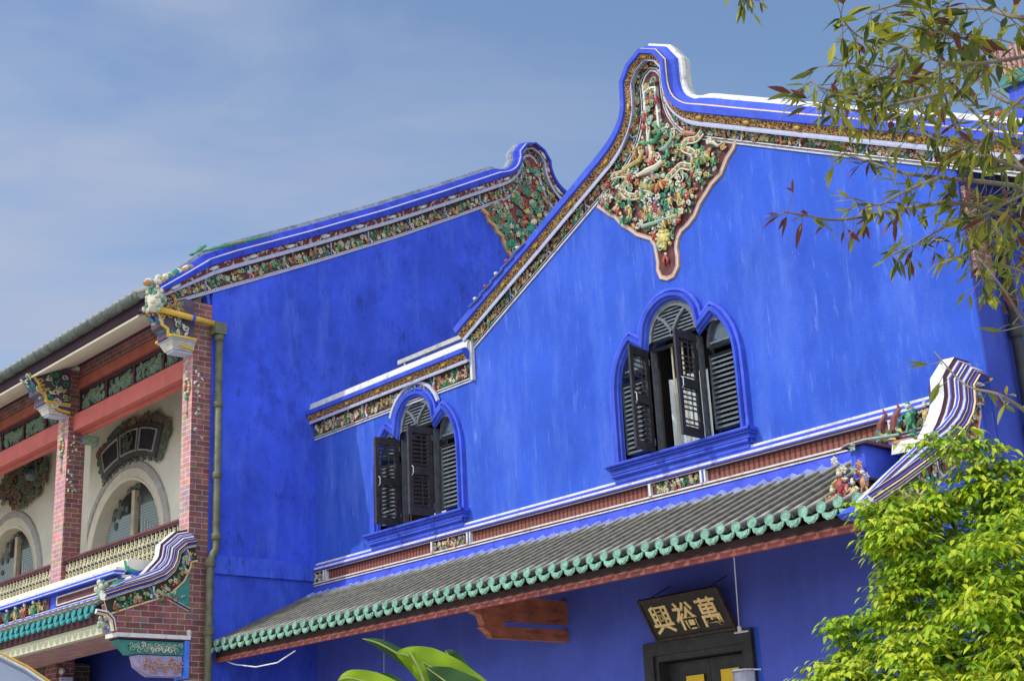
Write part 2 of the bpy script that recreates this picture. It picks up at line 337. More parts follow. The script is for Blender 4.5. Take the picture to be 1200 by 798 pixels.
def strip_relief(path, n0, n1, F, d, dens=1.0, dividers=.9, seed=1, white_div=7):
    """relief scattered on a strip that follows a path; returns MB with RC slots"""
    rnd = random.Random(seed); random.seed(seed); mb = MB(); h = n1-n0
    segs = []; tot = 0
    for a, b in zip(path[:-1], path[1:]):
        a = Vector(a); b = Vector(b); segs.append((a, b, tot, (b-a).length)); tot += (b-a).length
    def loc(s, n):
        for a, b, t0, l in segs:
            if s <= t0+l or (a, b, t0, l) == segs[-1]:
                d_ = (b-a)/l; return a+d_*(s-t0)+Vector((-d_.y, d_.x))*n, math.atan2(d_.y, d_.x)
    s = h*.5; nd = dividers
    while s < tot-h*.3:
        ga = rnd.random()
        if s > nd:                                   # blue and white divider
            for k in (-1, 1):
                for q in (-1, 1):
                    p, a = loc(s, n0+h*.5); p2, _ = loc(s+q*h*.22, n0+h*(.5+k*.5)*.98+.002)
                    mb.tube([F(p.x, p.y, d+.012), F((p.x+p2.x)/2, (p.y+p2.y)/2, d+.016), F(p2.x, p2.y, d+.012)], [h*.07, h*.06, h*.12], 5, white_div if q < 0 else 2)
            nd += dividers*rnd.uniform(.8, 1.25); s += h*.45; continue
        for k in range(int(2.2*dens+rnd.random())):
            p, a = loc(s+rnd.uniform(-.5, .5)*h*.5, n0+h*rnd.uniform(.14, .84)); r = h*rnd.uniform(.12, .27)
            t = rnd.random()
            if t < .30: flower(mb, F, p.x, p.y, d, r, rnd.choice((2, 2, 3, 4, 5, 6)), rnd.choice((3, 4, 2)))
            elif t < .72:
                for q in range(3): leaf(mb, F, p.x, p.y, d, r*1.5, r*.7, rnd.random()*6.28, rnd.choice((0, 0, 1, 1, 5)))
            elif t < .82: ball(mb, F, p.x, p.y, d+.01, r*.55, rnd.choice((3, 4, 2, 6)), rnd.uniform(1, 1.8), rnd.random()*3)
            elif t < .93: swirl(mb, F, p.x, p.y, d, r*.9, rnd.choice((0, 1, 3, 2)), 1.2, rnd.random()*6, h*.05, rnd.choice((-1, 1)))
            else: figure(mb, F, p.x, p.y, d, h*.8)
        s += h*.27
    return mb
def in_poly(p, poly):
    c = False; n = len(poly)
    for i in range(n):
        a, b = poly[i], poly[i-1]
        if (a[1] > p[1]) != (b[1] > p[1]) and p[0] < (b[0]-a[0])*(p[1]-a[1])/(b[1]-a[1])+a[0]: c = not c
    return c

# ================================================================== SETTING
g = MB(); g.add([(-600,-600,0),(600,-600,0),(600,900,0),(-600,900,0)], [(0,1,2,3)]); tag(g.build('ground', grnd), kind='structure')

# ================================================================== GABLED WING
XL, XR = -16.05, -5.965
wing = thing('gabled_house_wing', 'bright blue gabled wing with two arched shuttered windows above the long tiled canopy', 'building', (-11, 0, 0))
win_x = [-9.44, -13.80]; WZ = 5.10
def lobe(cx, w, z0, zap, n=8):
    """pointed arch from left base to right base"""
    out = []
    for i in range(n+1):
        t = i/n; out.append((cx-w*math.cos(t*math.pi/2)**.8 if t < 1 else cx, z0+(zap-z0)*math.sin(t*math.pi/2)**1.0))
    return out+[(2*cx-x, z) for x, z in out[:-1][::-1]]
rightS = [(.455,1.36),(.57,1.43),(.66,1.375),(.74,1.30),(.81,1.20),(.865,1.09),(.90,.97),(.92,.83),(.925,.6),(.925,0)]
midS = arc(.0, 1.27, .465, 169, 11, 18)
Spath = [(-x, z) for x, z in rightS[::-1]]+midS[1:-1]+rightS
Spath = [(-x, z) for x, z in rightS[::-1][:-1]]+[(-.452,1.345)]+midS[1:-1]+[(.452,1.345)]+rightS[1:]
Sin = [(p.x, p.y) for p in offset(Spath, -.13, lim=1.3)]
# gable line of the wing (foot of the frieze)
def fillet_path(pts):
    return pts
cxn = -9.42
half = [(-12.66,7.04),(-12.0,7.37),(-11.28,7.73),(-10.39,8.18)]
half += arc(-10.404, 9.125, .8485, -63.1, 0, 9)
half += [(-9.555,9.33),(-9.50,9.41),(cxn,9.45)]
gpath = half+[(2*cxn-x, z) for x, z in half[:-1][::-1]]
gpath_full = gpath[:-1]+[(-6.18,7.04),(-5.35,6.62)]
ctop = 6.66
outer = [(XL, 0), (XR, 0), (XR, 6.95)]+[p for p in gpath_full[:-2][::-1] if p[0] < XR]+[(-12.66, ctop+.3), (XL, ctop+.3)]
holes = []
for wx in win_x: holes.append([(wx+x, WZ+z) for x, z in Sin])
DX0, DX1, DZ = -10.02, -8.84, 3.06
# door hole reaches the ground: shape it in the outline
outer = [(XL, 0), (DX0, 0), (DX0, DZ), (DX1, DZ), (DX1, 0)]+outer[1:]
mb = MB(); plate(mb, outer, holes, -.28, 0, Fy(0)); 
mb.build('wall', blue_lit, wing)
mb = MB(); mb.box(XL+.001, DX0-.16, -.012, -.001, .0, 4.66); mb.box(DX1+.16, XR-.001, -.012, -.001, 0, 4.66); mb.box(DX0-.16, DX1+.16, -.012, -.001, 3.20, 4.66)
mb.build('lower_wall', blue_low, wing)
mb = MB(); mb.box(XR-.28, XR, .281, 16, 0, 7.2); mb.box(XR+.001, XR+.013, .003, 16, 0, 6.9); mb.build('side_wall', mat('shaded_limewash', (.040,.066,.36), .9, .2, 2, .15, streak=[((.02,.03,.12,.6), .58, 3, .5)]), wing)  # blue wash darkened to paint in the shade on this wall
mb = MB(); mb.box(XR+.0135, XR+.06, .02, .30, 5.9, 6.75); mb.build('corner_brickwork', brick, wing)
# roof behind the gable
mb = MB(); rp = [(XL-.2, 6.9), (-12.7, 7.1), (-10.2, 8.35), (cxn, 8.8), (-8.6, 8.35), (-5.35, 6.72)]
for a, b in zip(rp[:-1], rp[1:]):
    mb.hexa([(a[0],.27,a[1]),(b[0],.27,b[1]),(b[0],16,b[1]),(a[0],16,a[1]),(a[0],.27,a[1]+.12),(b[0],.27,b[1]+.12),(b[0],16,b[1]+.12),(a[0],16,a[1]+.12)])
mb.build('roof', tile_m, wing)
mb = MB(); mb.box(XL, XR, 15.7, 16, 0, 7); mb.box(XL, XR-.3, .3, 15.6, 6.4, 6.6); mb.box(XL+.1, XR-.3, 2.4, 2.6, 0, 6.4); mb.build('interior', dark, wing)

# coping profile (n up the slope, d out of the wall)
PROF = [(-.012, 0), (-.012, .016), (.002, .020), (.008, .013), (.014, .013), (.02, .026), (.032, .022), (.034, .012), (.185, .012), (.115, .100), (.135, .108), (.139, .102), (.163, .106), (.168, .11), (.238, .145), (.240, .15), (.242, .178), (.318, .186), (.326, .165), (.330, .155), (.345, .145), (.347, .14), (.349, .13), (.352, .10), (.435, .06), (.44, .03), (.448, .01), (.505, -.01), (.512, -.05), (.505, -.14), (.10, -.145)]
PM   = [2, 0, 1, 2, 1, 0, 2, 3, 4, 4, 2, 4, 1, 5, 6, 6, 6, 6, 6, 7, 8, 8, 6, 6, 6, 6, 0, 0, 9, 9]
PROF_L = PROF[:8]+[(.25, .012), (.205, .10), (.222, .108), (.226, .102), (.246, .106), (.25, .11), (.318, .14), (.32, .148), (.322, .172), (.375, .18), (.38, .165), (.384, .155), (.388, .15), (.39, .145), (.392, .14), (.394, .13), (.396, .12), (.398, .11), (.40, .10), (.50, .08), (.51, .0), (.50, -.20), (.10, -.24)]
def nscale(path, n0, vals, start=()):
    # n0 points of the slope, then one value per point of the concave arc, then the neck
    K = len(path); h = [1]*n0+list(vals); out = []
    for i in range(K):
        q = i if i <= K//2 else K-1-i
        out.append(h[q] if q < len(h) else vals[-1])
    for i, v in enumerate(start): out[i] = v
    return out
def prof_scaled(dh, k=1.0, dk=1.0): return [((n if n < .1 else n+dh)*k, d*dk) for n, d in PROF]
SL = [white, purple, pale, maroon, pale, goldband, blue_trim, cream_l, purple, white_w]
def coping(path, F, parent, prof, slots, names, lat=None, seed=3, fr=(.036,.160), dens=1.0, div=.9, frd=.012, ends=True, M=PM, white_div=7, ns=None):
    """one swept moulding cut into parts: bead, frieze, cove, band, coping, capping"""
    groups = {}
    for j, m in enumerate(M): pass
    parts = names   # list of (name, j0, j1)
    for nm, j0, j1 in parts:
        sub = prof[j0:j1+1]; mb = sweep(path, sub, F, mats=[M[j] for j in range(j0, j1)], cap=ends, ns=ns)
        o = mb.build(nm, slots, parent)
        if nm == 'frieze':
            rel = strip_relief(path, fr[0], fr[1], F, frd, dens, div, seed, white_div); rel.build('relief', RC, o)
        if nm == 'ornament_band':
            tot = 0
            nn = (prof[j0][0]+prof[j1][0])/2; dd = (prof[j0][1]+prof[j1][1])/2
            off = offset(path, nn, ns=ns)
            acc = .25
            for a, b in zip(off[:-1], off[1:]):
                l = (b-a).length
                while acc < l:
                    p = a+(b-a)*(acc/l); ang = math.atan2(b.y-a.y, b.x-a.x); md = MB(); ball(md, F, p.x, p.y, dd+.004, .030, 0, 1.8 if slots[5] is goldband else 3.2, ang, .45); md.build('boss', [gold] if slots[5] is goldband else [white], o, True); acc += .68
                acc -= l
            pass
NAMES = [('bead', 0, 7), ('frieze', 7, 8), ('cove', 8, 13), ('ornament_band', 13, 14), ('coping', 14, 26), ('capping', 26, 30)]
coping(gpath_full, Fy(0), wing, prof_scaled(0), SL, NAMES, seed=5, dens=1.9, fr=(.036,.165), ns=nscale(gpath_full, 4, (1, 1, .98, .94, .88, .82, .76, .70, .66, .64, .62)))
def end_cap(parent, path, prof, F, at_end=True, ns=1, m=None):
    a, b = (Vector(path[-2]), Vector(path[-1])) if at_end else (Vector(path[1]), Vector(path[0]))
    t = (b-a).normalized(); nn2 = Vector((-t.y, t.x)) if at_end else Vector((t.y, -t.x)); b = b-t*.004
    v = [F((b+nn2*(n*(ns if n > .12 else 1))).x, (b+nn2*(n*(ns if n > .12 else 1))).y, d) for n, d in prof]
    mb = MB(); mb.add(v, [tuple(range(len(v)))]); mb.build('end_face', m or blue_trim, parent)
# short level cornice on the left
cp = [(XL+.0, ctop), (-12.66, ctop)]
coping(cp, Fy(0), wing, PROF_L, SL, NAMES, seed=8, fr=(.036,.215), dens=1.9, div=1.2)
end_cap(wing, cp, PROF_L, Fy(0)); end_cap(wing, gpath_full, prof_scaled(0), Fy(0), False); end_cap(wing, gpath_full, prof_scaled(0), Fy(0))
mb = MB(); mb.box(XL+.02, -12.70, .0, .24, 6.95, 7.15); mb.build('parapet', white_w, wing)
mb = MB()
for z0, z1, y0, y1, m in ((7.20,7.30,.27,.62,0), (7.302,7.36,.25,.64,1), (7.362,7.42,.22,.66,2)): mb.box(-14.45 if m else -14.3, -12.70, y0, y1, z0, z1, m)
o = mb.build('rear_ridge', [maroon, blue_trim_w, white_w], wing)
rel = strip_relief([(-14.5, 7.20), (-13.7, 7.20)], .0, .12, Fy(.24), .0, 1.2, 9, 4); rel.build('relief', RC, o)
mb = MB(); mb.box(-12.665, -12.625, -.052, -.002, ctop-.012, 7.15); mb.build('end_bead', white, wing)
# white edge of the frieze end + frame above the arch of the small window
mb = sweep([(p[0]+win_x[1], p[1]+WZ) for p in arc(0, 1.27, .50, 160, 20, 16)], [(0, .0), (0, .06), (.035, .06), (.045, .03)], Fy(0)); mb.build('arch_bead', pale, wing)

# small flower scrolls on the left slope outside
mb = MB()
for i in range(5):
    x = -12.35+i*.20; z = 7.36+(x+12.5)*.5+.12; ball(mb, Fy(0), x, z+.02, .20, .026, i % 2*2, 1, 0, 1)
    mb.tube([(x-.12, -.20, z-.05), (x, -.20, z-.01), (x+.12, -.20, z+.04)], .012, 5, 1)
mb.build('slope_scroll', [RC[2], RC[7], RC[4]], wing)

# medallion under the peak
med = [(-10.36,8.16),(-10.19,8.0),(-10.10,7.93),(-10.0,7.80),(-9.90,7.72),(-9.80,7.62),(-9.70,7.56),(-9.60,7.50),(-9.545,7.40),(-9.53,7.28),(-9.52,7.18),(-9.53,7.10),(-9.50,7.02),(-9.43,6.985),(-9.36,6.99),(-9.30,7.06),(-9.29,7.16),(-9.30,7.26),(-9.27,7.37),(-9.20,7.45),(-9.09,7.49),(-9.0,7.55),(-8.92,7.66),(-8.82,7.74),(-8.73,7.82),(-8.60,7.88),(-8.50,8.02),(-8.40,8.10),(-8.34,8.21)]
neck = [p for p in gpath if -10.4 < p[0] < -8.4]
fieldp = med+[p for p in neck[::-1]]
mb = MB(); plate(mb, fieldp, [], .002, .009, Fy(0)); mo = mb.build('medallion', maroon, wing)
edge = [Vector(p) for p in med]
sweep(med, [(0, .0), (0, .02), (-.014, .024), (-.018, .018), (-.028, .018), (-.032, .02), (-.046, .02), (-.052, 0)], Fy(0), mats=[0, 0, 1, 1, 1, 0, 0]).build('border', [orange_l, pale], mo)
# neck panel frame
npan = [(-9.52,8.62),(-9.515,9.20),(-9.42,9.23),(-9.325,9.20),(-9.32,8.62)]
mb = sweep(npan, [(0, .0), (0, .06), (-.022, .065), (-.03, .02)], Fy(0)); mb.build('neck_frame', white, mo)
rel = MB(); rnd = random.Random(11); F = Fy(0); random.seed(2)
inner_poly = [(p.x, p.y) for p in offset(fieldp, .035, closed=True, lim=1.2)]
n = 0
while n < 560:
    u = rnd.uniform(-10.4, -8.35); v = rnd.uniform(7.3, 9.3)
    if not in_poly((u, v), inner_poly) or not in_poly((u, v-.04), fieldp): continue
    edge_d = 1
    n += 1; r = rnd.uniform(.022, .052); t = rnd.random(); dd = rnd.uniform(.02, .05)
    if v < 7.72 and abs(u+9.41) > .45: continue
    if t < .22: flower(rel, F, u, v, dd, r, rnd.choice((2, 3, 3, 5, 4, 6)), rnd.choice((3, 4, 2)))
    elif t < .55:
        for q in range(3): leaf(rel, F, u, v, dd, r*1.6, r*.7, rnd.random()*6.28, rnd.choice((0, 1, 1, 5, 3)))
    elif t < .68: ball(rel, F, u, v, dd, r*.5, rnd.choice((3, 4, 2, 0)), rnd.uniform(1, 2.4), rnd.random()*3, 1)
    elif t < .86: swirl(rel, F, u, v, dd, r, rnd.choice((0, 1, 3, 2, 5)), 1.3, rnd.random()*6, .011, rnd.choice((-1, 1)))
    elif t < .93: swirl(rel, F, u, v, dd, r*.8, 2, 1.0, rnd.random()*6, .014)
    else: figure(rel, F, u, v, dd, .17)
def PT(px, py, d=.05): p = at(px, py, 1, 0); return (p.x, -d, p.z)
def scroll(pix, w, ma, mb_, d=.055):
    pts = [Vector(PT(x, y, d)) for x, y in pix]; q = []
    for i in range(len(pts)-1):
        p0 = pts[max(0, i-1)]; p1, p2 = pts[i], pts[i+1]; p3 = pts[min(len(pts)-1, i+2)]
        for k in range(5):
            t = k/5; q.append(.5*((2*p1)+(p2-p0)*t+(2*p0-5*p1+4*p2-p3)*t*t+(3*p1-p0-3*p2+p3)*t**3))
    q.append(pts[-1])
    side = []
    for i in range(len(q)):
        d_ = (q[min(i+1, len(q)-1)]-q[max(i-1, 0)]); d_ = Vector((-d_.z, 0, d_.x)).normalized() if d_.length > 1e-6 else Vector((0,0,1)); side.append(d_)
    rel.tube([a+b*w for a, b in zip(q, side)], .011, 5, ma); rel.tube([a-b*w for a, b in zip(q, side)], .011, 5, ma)
    for i in range(0, len(q)-1, 1):
        a = q[i]; rel.blob(a, Vector((w*.8,0,0)), Vector((0,0,w*.8)), Vector((0,-.014,0)), (mb_[i % len(mb_)]), 5, 2)
sc = lambda L: [(690+x/4.2, 140+y/4.2) for x, y in L]
scroll(sc([(128,290),(165,278),(205,280),(210,310),(185,340),(195,375),(240,388),(290,372),(330,388)]), .032, 2, (0, 3, 4))
scroll(sc([(410,335),(405,300),(440,265),(470,235),(520,240),(540,205),(525,170),(485,150),(500,115),(545,105),(575,70)]), .032, 2, (4, 0, 3))
rel.tube([PT(*p) for p in sc([(80,398),(110,390),(135,370)])], [.008,.016,.02], 5, 2)
rel.tube([PT(*p, .06) for p in sc([(600,120),(630,122),(655,138),(680,118)])], [.02,.018,.014,.006], 5, 2)
rel.tube([PT(*p, .07) for p in sc([(270,280),(310,262),(350,245),(385,215)])], [.02,.036,.036,.022], 7, 2)
rel.tube([PT(*p, .07) for p in sc([(320,60),(312,110),(330,180),(318,235)])], [.012,.02,.028,.02], 6, 2)
rel.tube([PT(*p, .08) for p in sc([(262,120),(300,130),(350,118),(372,80),(345,40)])], [.01,.022,.03,.024,.012], 6, 1)
rel.tube([PT(*p, .07) for p in sc([(430,60),(425,110),(400,150),(370,160)])], [.008,.02,.03,.014], 6, 5)
rel.tube([PT(*p, .07) for p in sc([(180,270),(220,240),(270,210),(290,160)])], [.012,.024,.03,.02], 6, 3)
rel.tube([PT(*p, .06) for p in sc([(460,85),(500,75),(545,80)])], [.012,.028,.018], 6, 6)
p = at(690+372/4.2, 140+310/4.2, 1, 0); 
for i in range(7): leaf(rel, F, p.x-.03+(i-3)*.012, p.z, .06, .13, .05, -1.57+(i-3)*.38, 4 if i % 2 else 3, .5)
p = at(690+585/4.2, 140+200/4.2, 1, 0)
for i in range(6): leaf(rel, F, p.x, p.z+.05, .05, .12, .06, -1.57+(i-2.5)*.3, 3 if i % 2 else 1, .5)
for (a, b) in ((110,335),(322,222),(215,60),(290,50)): q = PT(690+a/4.2, 140+b/4.2, .06); rel.blob(q, Vector((.04,0,0)), Vector((0,0,.04)), Vector((0,-.035,0)), 4, 8, 4)
# tray of flowers and jar at the foot
q0, q1 = PT(690+280/4.2, 140+535/4.2, .06), PT(690+455/4.2, 140+480/4.2, .06); rel.tube([q0, q1], .022, 6, 5)
for i in range(9):
    t = i/8; p = Vector(q0).lerp(Vector(q1), t); flower(rel, F, p.x, p.z+.05+.03*(i % 2), .05, .04, (2, 5, 1)[i % 3], 3)
rel.build('relief', RC, mo)
mk = MB(); c0 = Vector(PT(690+378/4.2, 140+585/4.2, .03))
rnd = random.Random(4)
mk.blob(c0, Vector((.085,0,0)), Vector((0,0,.095)), Vector((0,-.05,0)), 0, 12, 6)
for i in range(10):
    a = i*.628; mk.blob(c0+Vector((.08*math.cos(a), -.01, .085*math.sin(a))), Vector((.026,0,0)), Vector((0,0,.026)), Vector((0,-.03,0)), 0, 6, 3)
for i in range(14): mk.blob(c0+Vector((rnd.uniform(-.05,.05), -.045, rnd.uniform(-.06,.06))), Vector((.012,0,0)), Vector((0,0,.009)), Vector((0,-.012,0)), rnd.choice((0, 1, 1)), 5, 2)
mk.tube([c0+Vector((0,0,-.10)), c0+Vector((0,0,-.14))], [.04,.02], 8, 0); mk.blob(c0+Vector((0,.01,-.19)), Vector((.02,0,0)), Vector((0,0,.02)), Vector((0,-.02,0)), 1, 8, 3)
for s_ in (-1, 1): mk.tube([c0+Vector((0,0,-.2)), c0+Vector((s_*.03,0,-.26)), c0+Vector((s_*.02,0,-.31))], [.01,.018,.012], 6, 2)
mk.build('pendant_vase', [mat('vase_yellow', (.60,.52,.16), .5, .2, 30), RC[2], RC[4]], mo, True)

# windows ------------------------------------------------------------
def louvres(mb, x0, x1, z0, z1, F, d, n, clip=None, th=.012, m=0, wdt=.042):
    for i in range(n):
        z = z0+(z1-z0)*(i+.5)/n; a, b = x0, x1
        if clip:
            r = clip(z)
            if r is None: continue
            a, b = r
            if b-a < .02: continue
        pts = [F(a, z+.016, d-wdt/2), F(b, z+.016, d-wdt/2), F(b, z-.016, d+wdt/2), F(a, z-.016, d+wdt/2)]
        v = pts+[(p[0], p[1], p[2]+th) for p in pts]
        mb.hexa(v, m)
def bars(mb, pts, w, d0, d1, F, m=0):
    sw = sweep(pts, [(-w/2, d0), (-w/2, d1), (w/2, d1), (w/2, d0)], F); mb.add(sw.v, sw.f, m)
def make_window(wx, curtain, seed):
    rnd = random.Random(seed)
    F0 = lambda u, v, d: (wx+u, -d, WZ+v)
    F = lambda u, v, d: (wx+u, -d-.065, WZ+v)
    holes = []
    for s_ in (-1, 1):
        a = (s_*.465, s_*.775); holes.append([(min(a), .09), (max(a), .09), (max(a), .87), (min(a), .87)]); 
        holes.append(lobe(s_*.615, .165, .96, 1.24, 6))
    holes.append([(-.325,.03),(.325,.03),(.325,1.14),(-.325,1.14)])
    fan = [(-.30,1.23)]+arc(0, 1.25, .30, 180, 0, 14)+[(.30,1.23)]; holes.append(fan)
    out = [(x, max(z, -.02)) for x, z in Sin]
    out = [(out[0][0], -.02)]+out[1:-1]+[(out[-1][0], -.02)]
    mb = MB(); plate(mb, out, holes, -.16, -.06, F); wn = mb.build('window', wood_dk, wing)
    mb = MB()
    sweep_ = sweep(Spath, [(0, -.0), (0, .055), (-.03, .060), (-.036, .042), (-.05, .040), (-.056, .085), (-.09, .075), (-.098, .045), (-.115, .038), (-.125, .012), (-.132, .002)], F0); mb.add(sweep_.v, sweep_.f); mb.build('surround', blue_trim, wn)
    mb = MB()
    for (z0, z1, e, d) in ((-.035, .0, .055, .14), (-.06, -.037, .04, .125), (-.105, -.062, .02, .10), (-.15, -.107, .0, .085), (-.20, -.152, -.015, .07)): mb.box(wx-.93-e, wx+.93+e, -d, .0, WZ+z0, WZ+z1)
    for zc, e, d in ((-.018, .055, .14), (-.128, 0, .085)): mb.tube([(wx-.93-e, -d, WZ+zc), (wx+.93+e, -d, WZ+zc)], .018, 8)
    mb.build('sill', blue_trim, wn)
    for s_ in (-1, 1):
        a = sorted((s_*.465, s_*.775)); mb = MB(); louvres(mb, a[0]-.01, a[1]+.01, .09, .87, F, -.10, 15); mb.build('louvre_panel', wood_lv, wn)
        mb = MB(); lo = lobe(s_*.615, .175, .95, 1.25, 6); plate(mb, lo, [], -.13, -.12, F); mb.build('glass_pane', glass, wn)
        mb = MB(); 
        for zz in (1.0,): mb.box(wx+s_*.615-.15, wx+s_*.615+.15, .03, .04, WZ+zz, WZ+zz+.02)
        mb.build('glazing_bar', wood_lv, wn)
    mb = MB(); louvres(mb, 0, 0, 1.235, 1.55, F, -.10, 8, clip=lambda z: (-math.sqrt(max(0, .315**2-(z-1.25)**2)), math.sqrt(max(0, .315**2-(z-1.25)**2))))
    mb.build('fanlight', wood_lv, wn)
    mb = MB()
    for s_ in (-1, 1): bars(mb, [(s_*x, z) for x, z in [(-.02,1.22),(.04,1.33),(.10,1.41),(.19,1.48)]], .030, -.10, -.055, F)
    for s_ in (-1, 1): bars(mb, [(s_*x, z) for x, z in [(-.27,1.30),(-.17,1.38),(-.09,1.44),(0,1.56)]][:0] or [(s_*.0,1.24),(s_*.03,1.28)], .02, -.1, -.06, F)
    mb.build('tracery', wood_dk, wn)
    # lining behind
    mb = MB(); mb.box(wx-.80, wx+.80, .50, .52, WZ-.1, WZ+1.65); mb.box(wx-.80, wx-.78, .29, .5, WZ-.1, WZ+1.6); mb.box(wx+.78, wx+.80, .29, .5, WZ-.1, WZ+1.6); mb.box(wx-.40, wx-.36, .165, .5, WZ-.02, WZ+1.2); mb.box(wx+.36, wx+.40, .165, .5, WZ-.02, WZ+1.2)
    mb.build('lining', brown_in if not curtain else dark, wn)
    mb = MB(); mb.box(wx-.33, wx+.33, .0, .14, WZ-.005, WZ+.03); mb.build('threshold', wood_dk, wn)
    if curtain:
        mb = MB(); pts = []
        nn = 48
        for i in range(nn+1):
            x = -.20+.52*i/nn; d = -.20+.028*math.sin(i*1.05)+.012*math.sin(i*2.3); pts.append((x, d))
        v = [F(x, .02, d) for x, d in pts]+[F(x, .80, d*.97) for x, d in pts]; f = [(i, i+1, nn+2+i, nn+1+i) for i in range(nn)]
        mb.add(v, f); mb.build('curtain', curtain_m, wn, True)
        for xx in (-.10, .045):
            mb = MB(); mb.tube([F(xx, .03, -.15), F(xx, 1.14, -.15)], .012, 6); mb.build('window_bar', mat('cream_bar', (.52,.46,.33), .6), wn)
    else:
        mb = MB(); mb.box(wx+.05, wx+.32, .17, .19, WZ+.03, WZ+.12); mb.build('curtain', curtain_m, wn)
    for s_, ang in ((-1, 82 if curtain else 97), (1, 93 if curtain else 84)):
        Ls, H = .345, 1.11; a = R(ang)
        def G(u, v, d, s_=s_, a=a):
            # u from hinge outwards, d thickness
            c = math.cos(a); s2 = math.sin(a)
            x = s_*.335-s_*(u*c)+d*s2; y = -.045-u*s2-d*c*s_*(-1)
            return (wx+x, y, WZ+.02+v)
        hl = [[(.055,.09),(.29,.09),(.29,.50),(.055,.50)], [(.055,.60),(.29,.60),(.29,1.02),(.055,1.02)]]
        mb = MB(); plate(mb, [(0,0),(Ls,0),(Ls,H),(0,H)], hl, -.016, .016, G); 
        sh = mb.build('shutter', wood_bk, wn)
        mb = MB()
        for (z0, z1) in ((.09,.50),(.60,1.02)):
            for i in range(8):
                z = z0+(z1-z0)*(i+.5)/8
                if rnd.random() < .06: continue
                tw = rnd.uniform(-.006,.006)
                pts = [G(.05, z+.014+tw, -.018), G(.295, z+.014, -.018), G(.295, z-.016, .018), G(.05, z-.016+tw, .018)]
                mb.hexa(pts+[(p[0], p[1], p[2]+.008) for p in pts])
            mb.tube([G(.17, z0+.02, .03), G(.17, z1-.02, .03)], .006, 5)
        mb.build('slat', wood_bk, sh)
        mb = MB()
        for z in (.08, .95): mb.tube([G(-.005, z, 0), G(-.005, z+.07, 0)], .012, 6)
        mb.tube([G(.31, .48, .02), G(.31, .50, .045), G(.31, .58, .045), G(.31, .60, .02)], .006, 5)
        mb.build('ironwork', metal_w, sh)
    return wn
make_window(win_x[0], True, 1); make_window(win_x[1], False, 2)

# door ---------------------------------------------------------------
mb = MB()
plate(mb, [(DX0-.13,0),(DX0-.13,3.19),(DX1+.09,3.19),(DX1+.09,0),(DX1,0),(DX1,3.06),(DX0,3.06),(DX0,0)], [], 0, .055, Fy(0))
plate(mb, [(DX0-.02,0),(DX0-.02,3.08),(DX1+.02,3.08),(DX1+.02,0),(DX1-.05,0),(DX1-.05,3.0),(DX0+.05,3.0),(DX0+.05,0)], [], -.20, .03, Fy(0))
dr = mb.build('door_frame', door_w, wing)
for i, (a, b) in enumerate(((DX0+.05, -9.43), (-9.425, DX1-.05))):
    mb = MB(); plate(mb, [(a,0),(a,2.99),(b,2.99),(b,0)], [[(a+.1,1.9),(a+.1,2.72),(b-.1,2.72),(b-.1,1.9)]], -.17, -.12, Fy(0)); mb.box(a+.09, b-.09, .14, .16, 1.8, 2.8)
    d_ = mb.build('door_leaf', door_w, dr)
mb = MB(); mb.box(-9.98+.25, -9.50, .095, .098, 2.35, 2.84); mb.box(-9.28, -9.05, .095, .098, 2.35, 2.86); mb.build('notice', yel_paper, dr)

# ================================================================== RIGHT CANOPY
can = thing('tiled_canopy', 'long grey roll-tiled canopy with green glazed eave tiles along the blue gabled wall', 'canopy', (-11, -.8, 4))
def roll_roof(x0, x1, ytop, ztop, yb, zb, pitch, parent, seed, rt=.054):
    n = int(round((x1-x0)/pitch)); rnd = random.Random(seed); rolls = MB(); tr = MB()
    dv = Vector((0, yb-ytop, zb-ztop)); Ls = dv.length; dv.normalize(); up = Vector((0, -dv.z, dv.y)); 
    if up.z < 0: up = -up
    ns = 7
    for i in range(n+1):
        x = x0+(x1-x0)*i/n
        v = []; NR = 0; x_ = x+rnd.uniform(-.004,.004)
        for k in range(5):
            for tt, rr in ((0, rt*.975), (1, rt*1.0)):
                P = Vector((x_, ytop, ztop))+dv*(Ls*(k+tt)/5-(.004 if tt == 0 and k else -.001)); NR += 1
                for q in range(11):
                    t = math.pi*q/10; v.append(P+Vector((math.cos(t)*rr, 0, 0))+up*(math.sin(t)*rr*1.0-.002))
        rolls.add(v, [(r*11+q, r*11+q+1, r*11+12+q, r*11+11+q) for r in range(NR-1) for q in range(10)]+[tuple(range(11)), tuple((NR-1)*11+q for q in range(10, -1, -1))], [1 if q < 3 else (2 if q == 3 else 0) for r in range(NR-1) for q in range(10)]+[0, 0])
        if i < n:
            xm = x+pitch/2
            for k in range(ns+5):
                a = Vector((xm, ytop, ztop))+dv*(Ls*k/(ns+5)); b = Vector((xm, ytop, ztop))+dv*(Ls*(k+1)/(ns+5)+.01)
                v = []
                for P, h in ((a, -.012), (b, .004)):
                    for q in range(5):
                        t = -1+q/2; v.append(P+Vector((t*pitch/2, 0, 0))+up*(t*t*.03+h-.022))
                tr.add(v, [(q, q+1, 6+q, 5+q) for q in range(4)])
    rolls.build('roof_roll', [tile_g, mat('shaded_tile_flank', (.10,.097,.09), .95, .4, 12, .1), mat('half_shaded_tile_flank', (.22,.21,.19), .95, .4, 12, .1)], parent, True)['label'] = 'grey weathered round clay tile rolls'  # roll flanks coloured darker to paint the shade between the rolls
    o = tr.build('roof_trough', tile_m, parent); 
    return n
EY, EZ = -1.63, 3.77
cx0, cx1 = XL+.08, -6.30
nroll = roll_roof(cx0, cx1, -.10, 4.475, EY, EZ, .1727, can, 3)
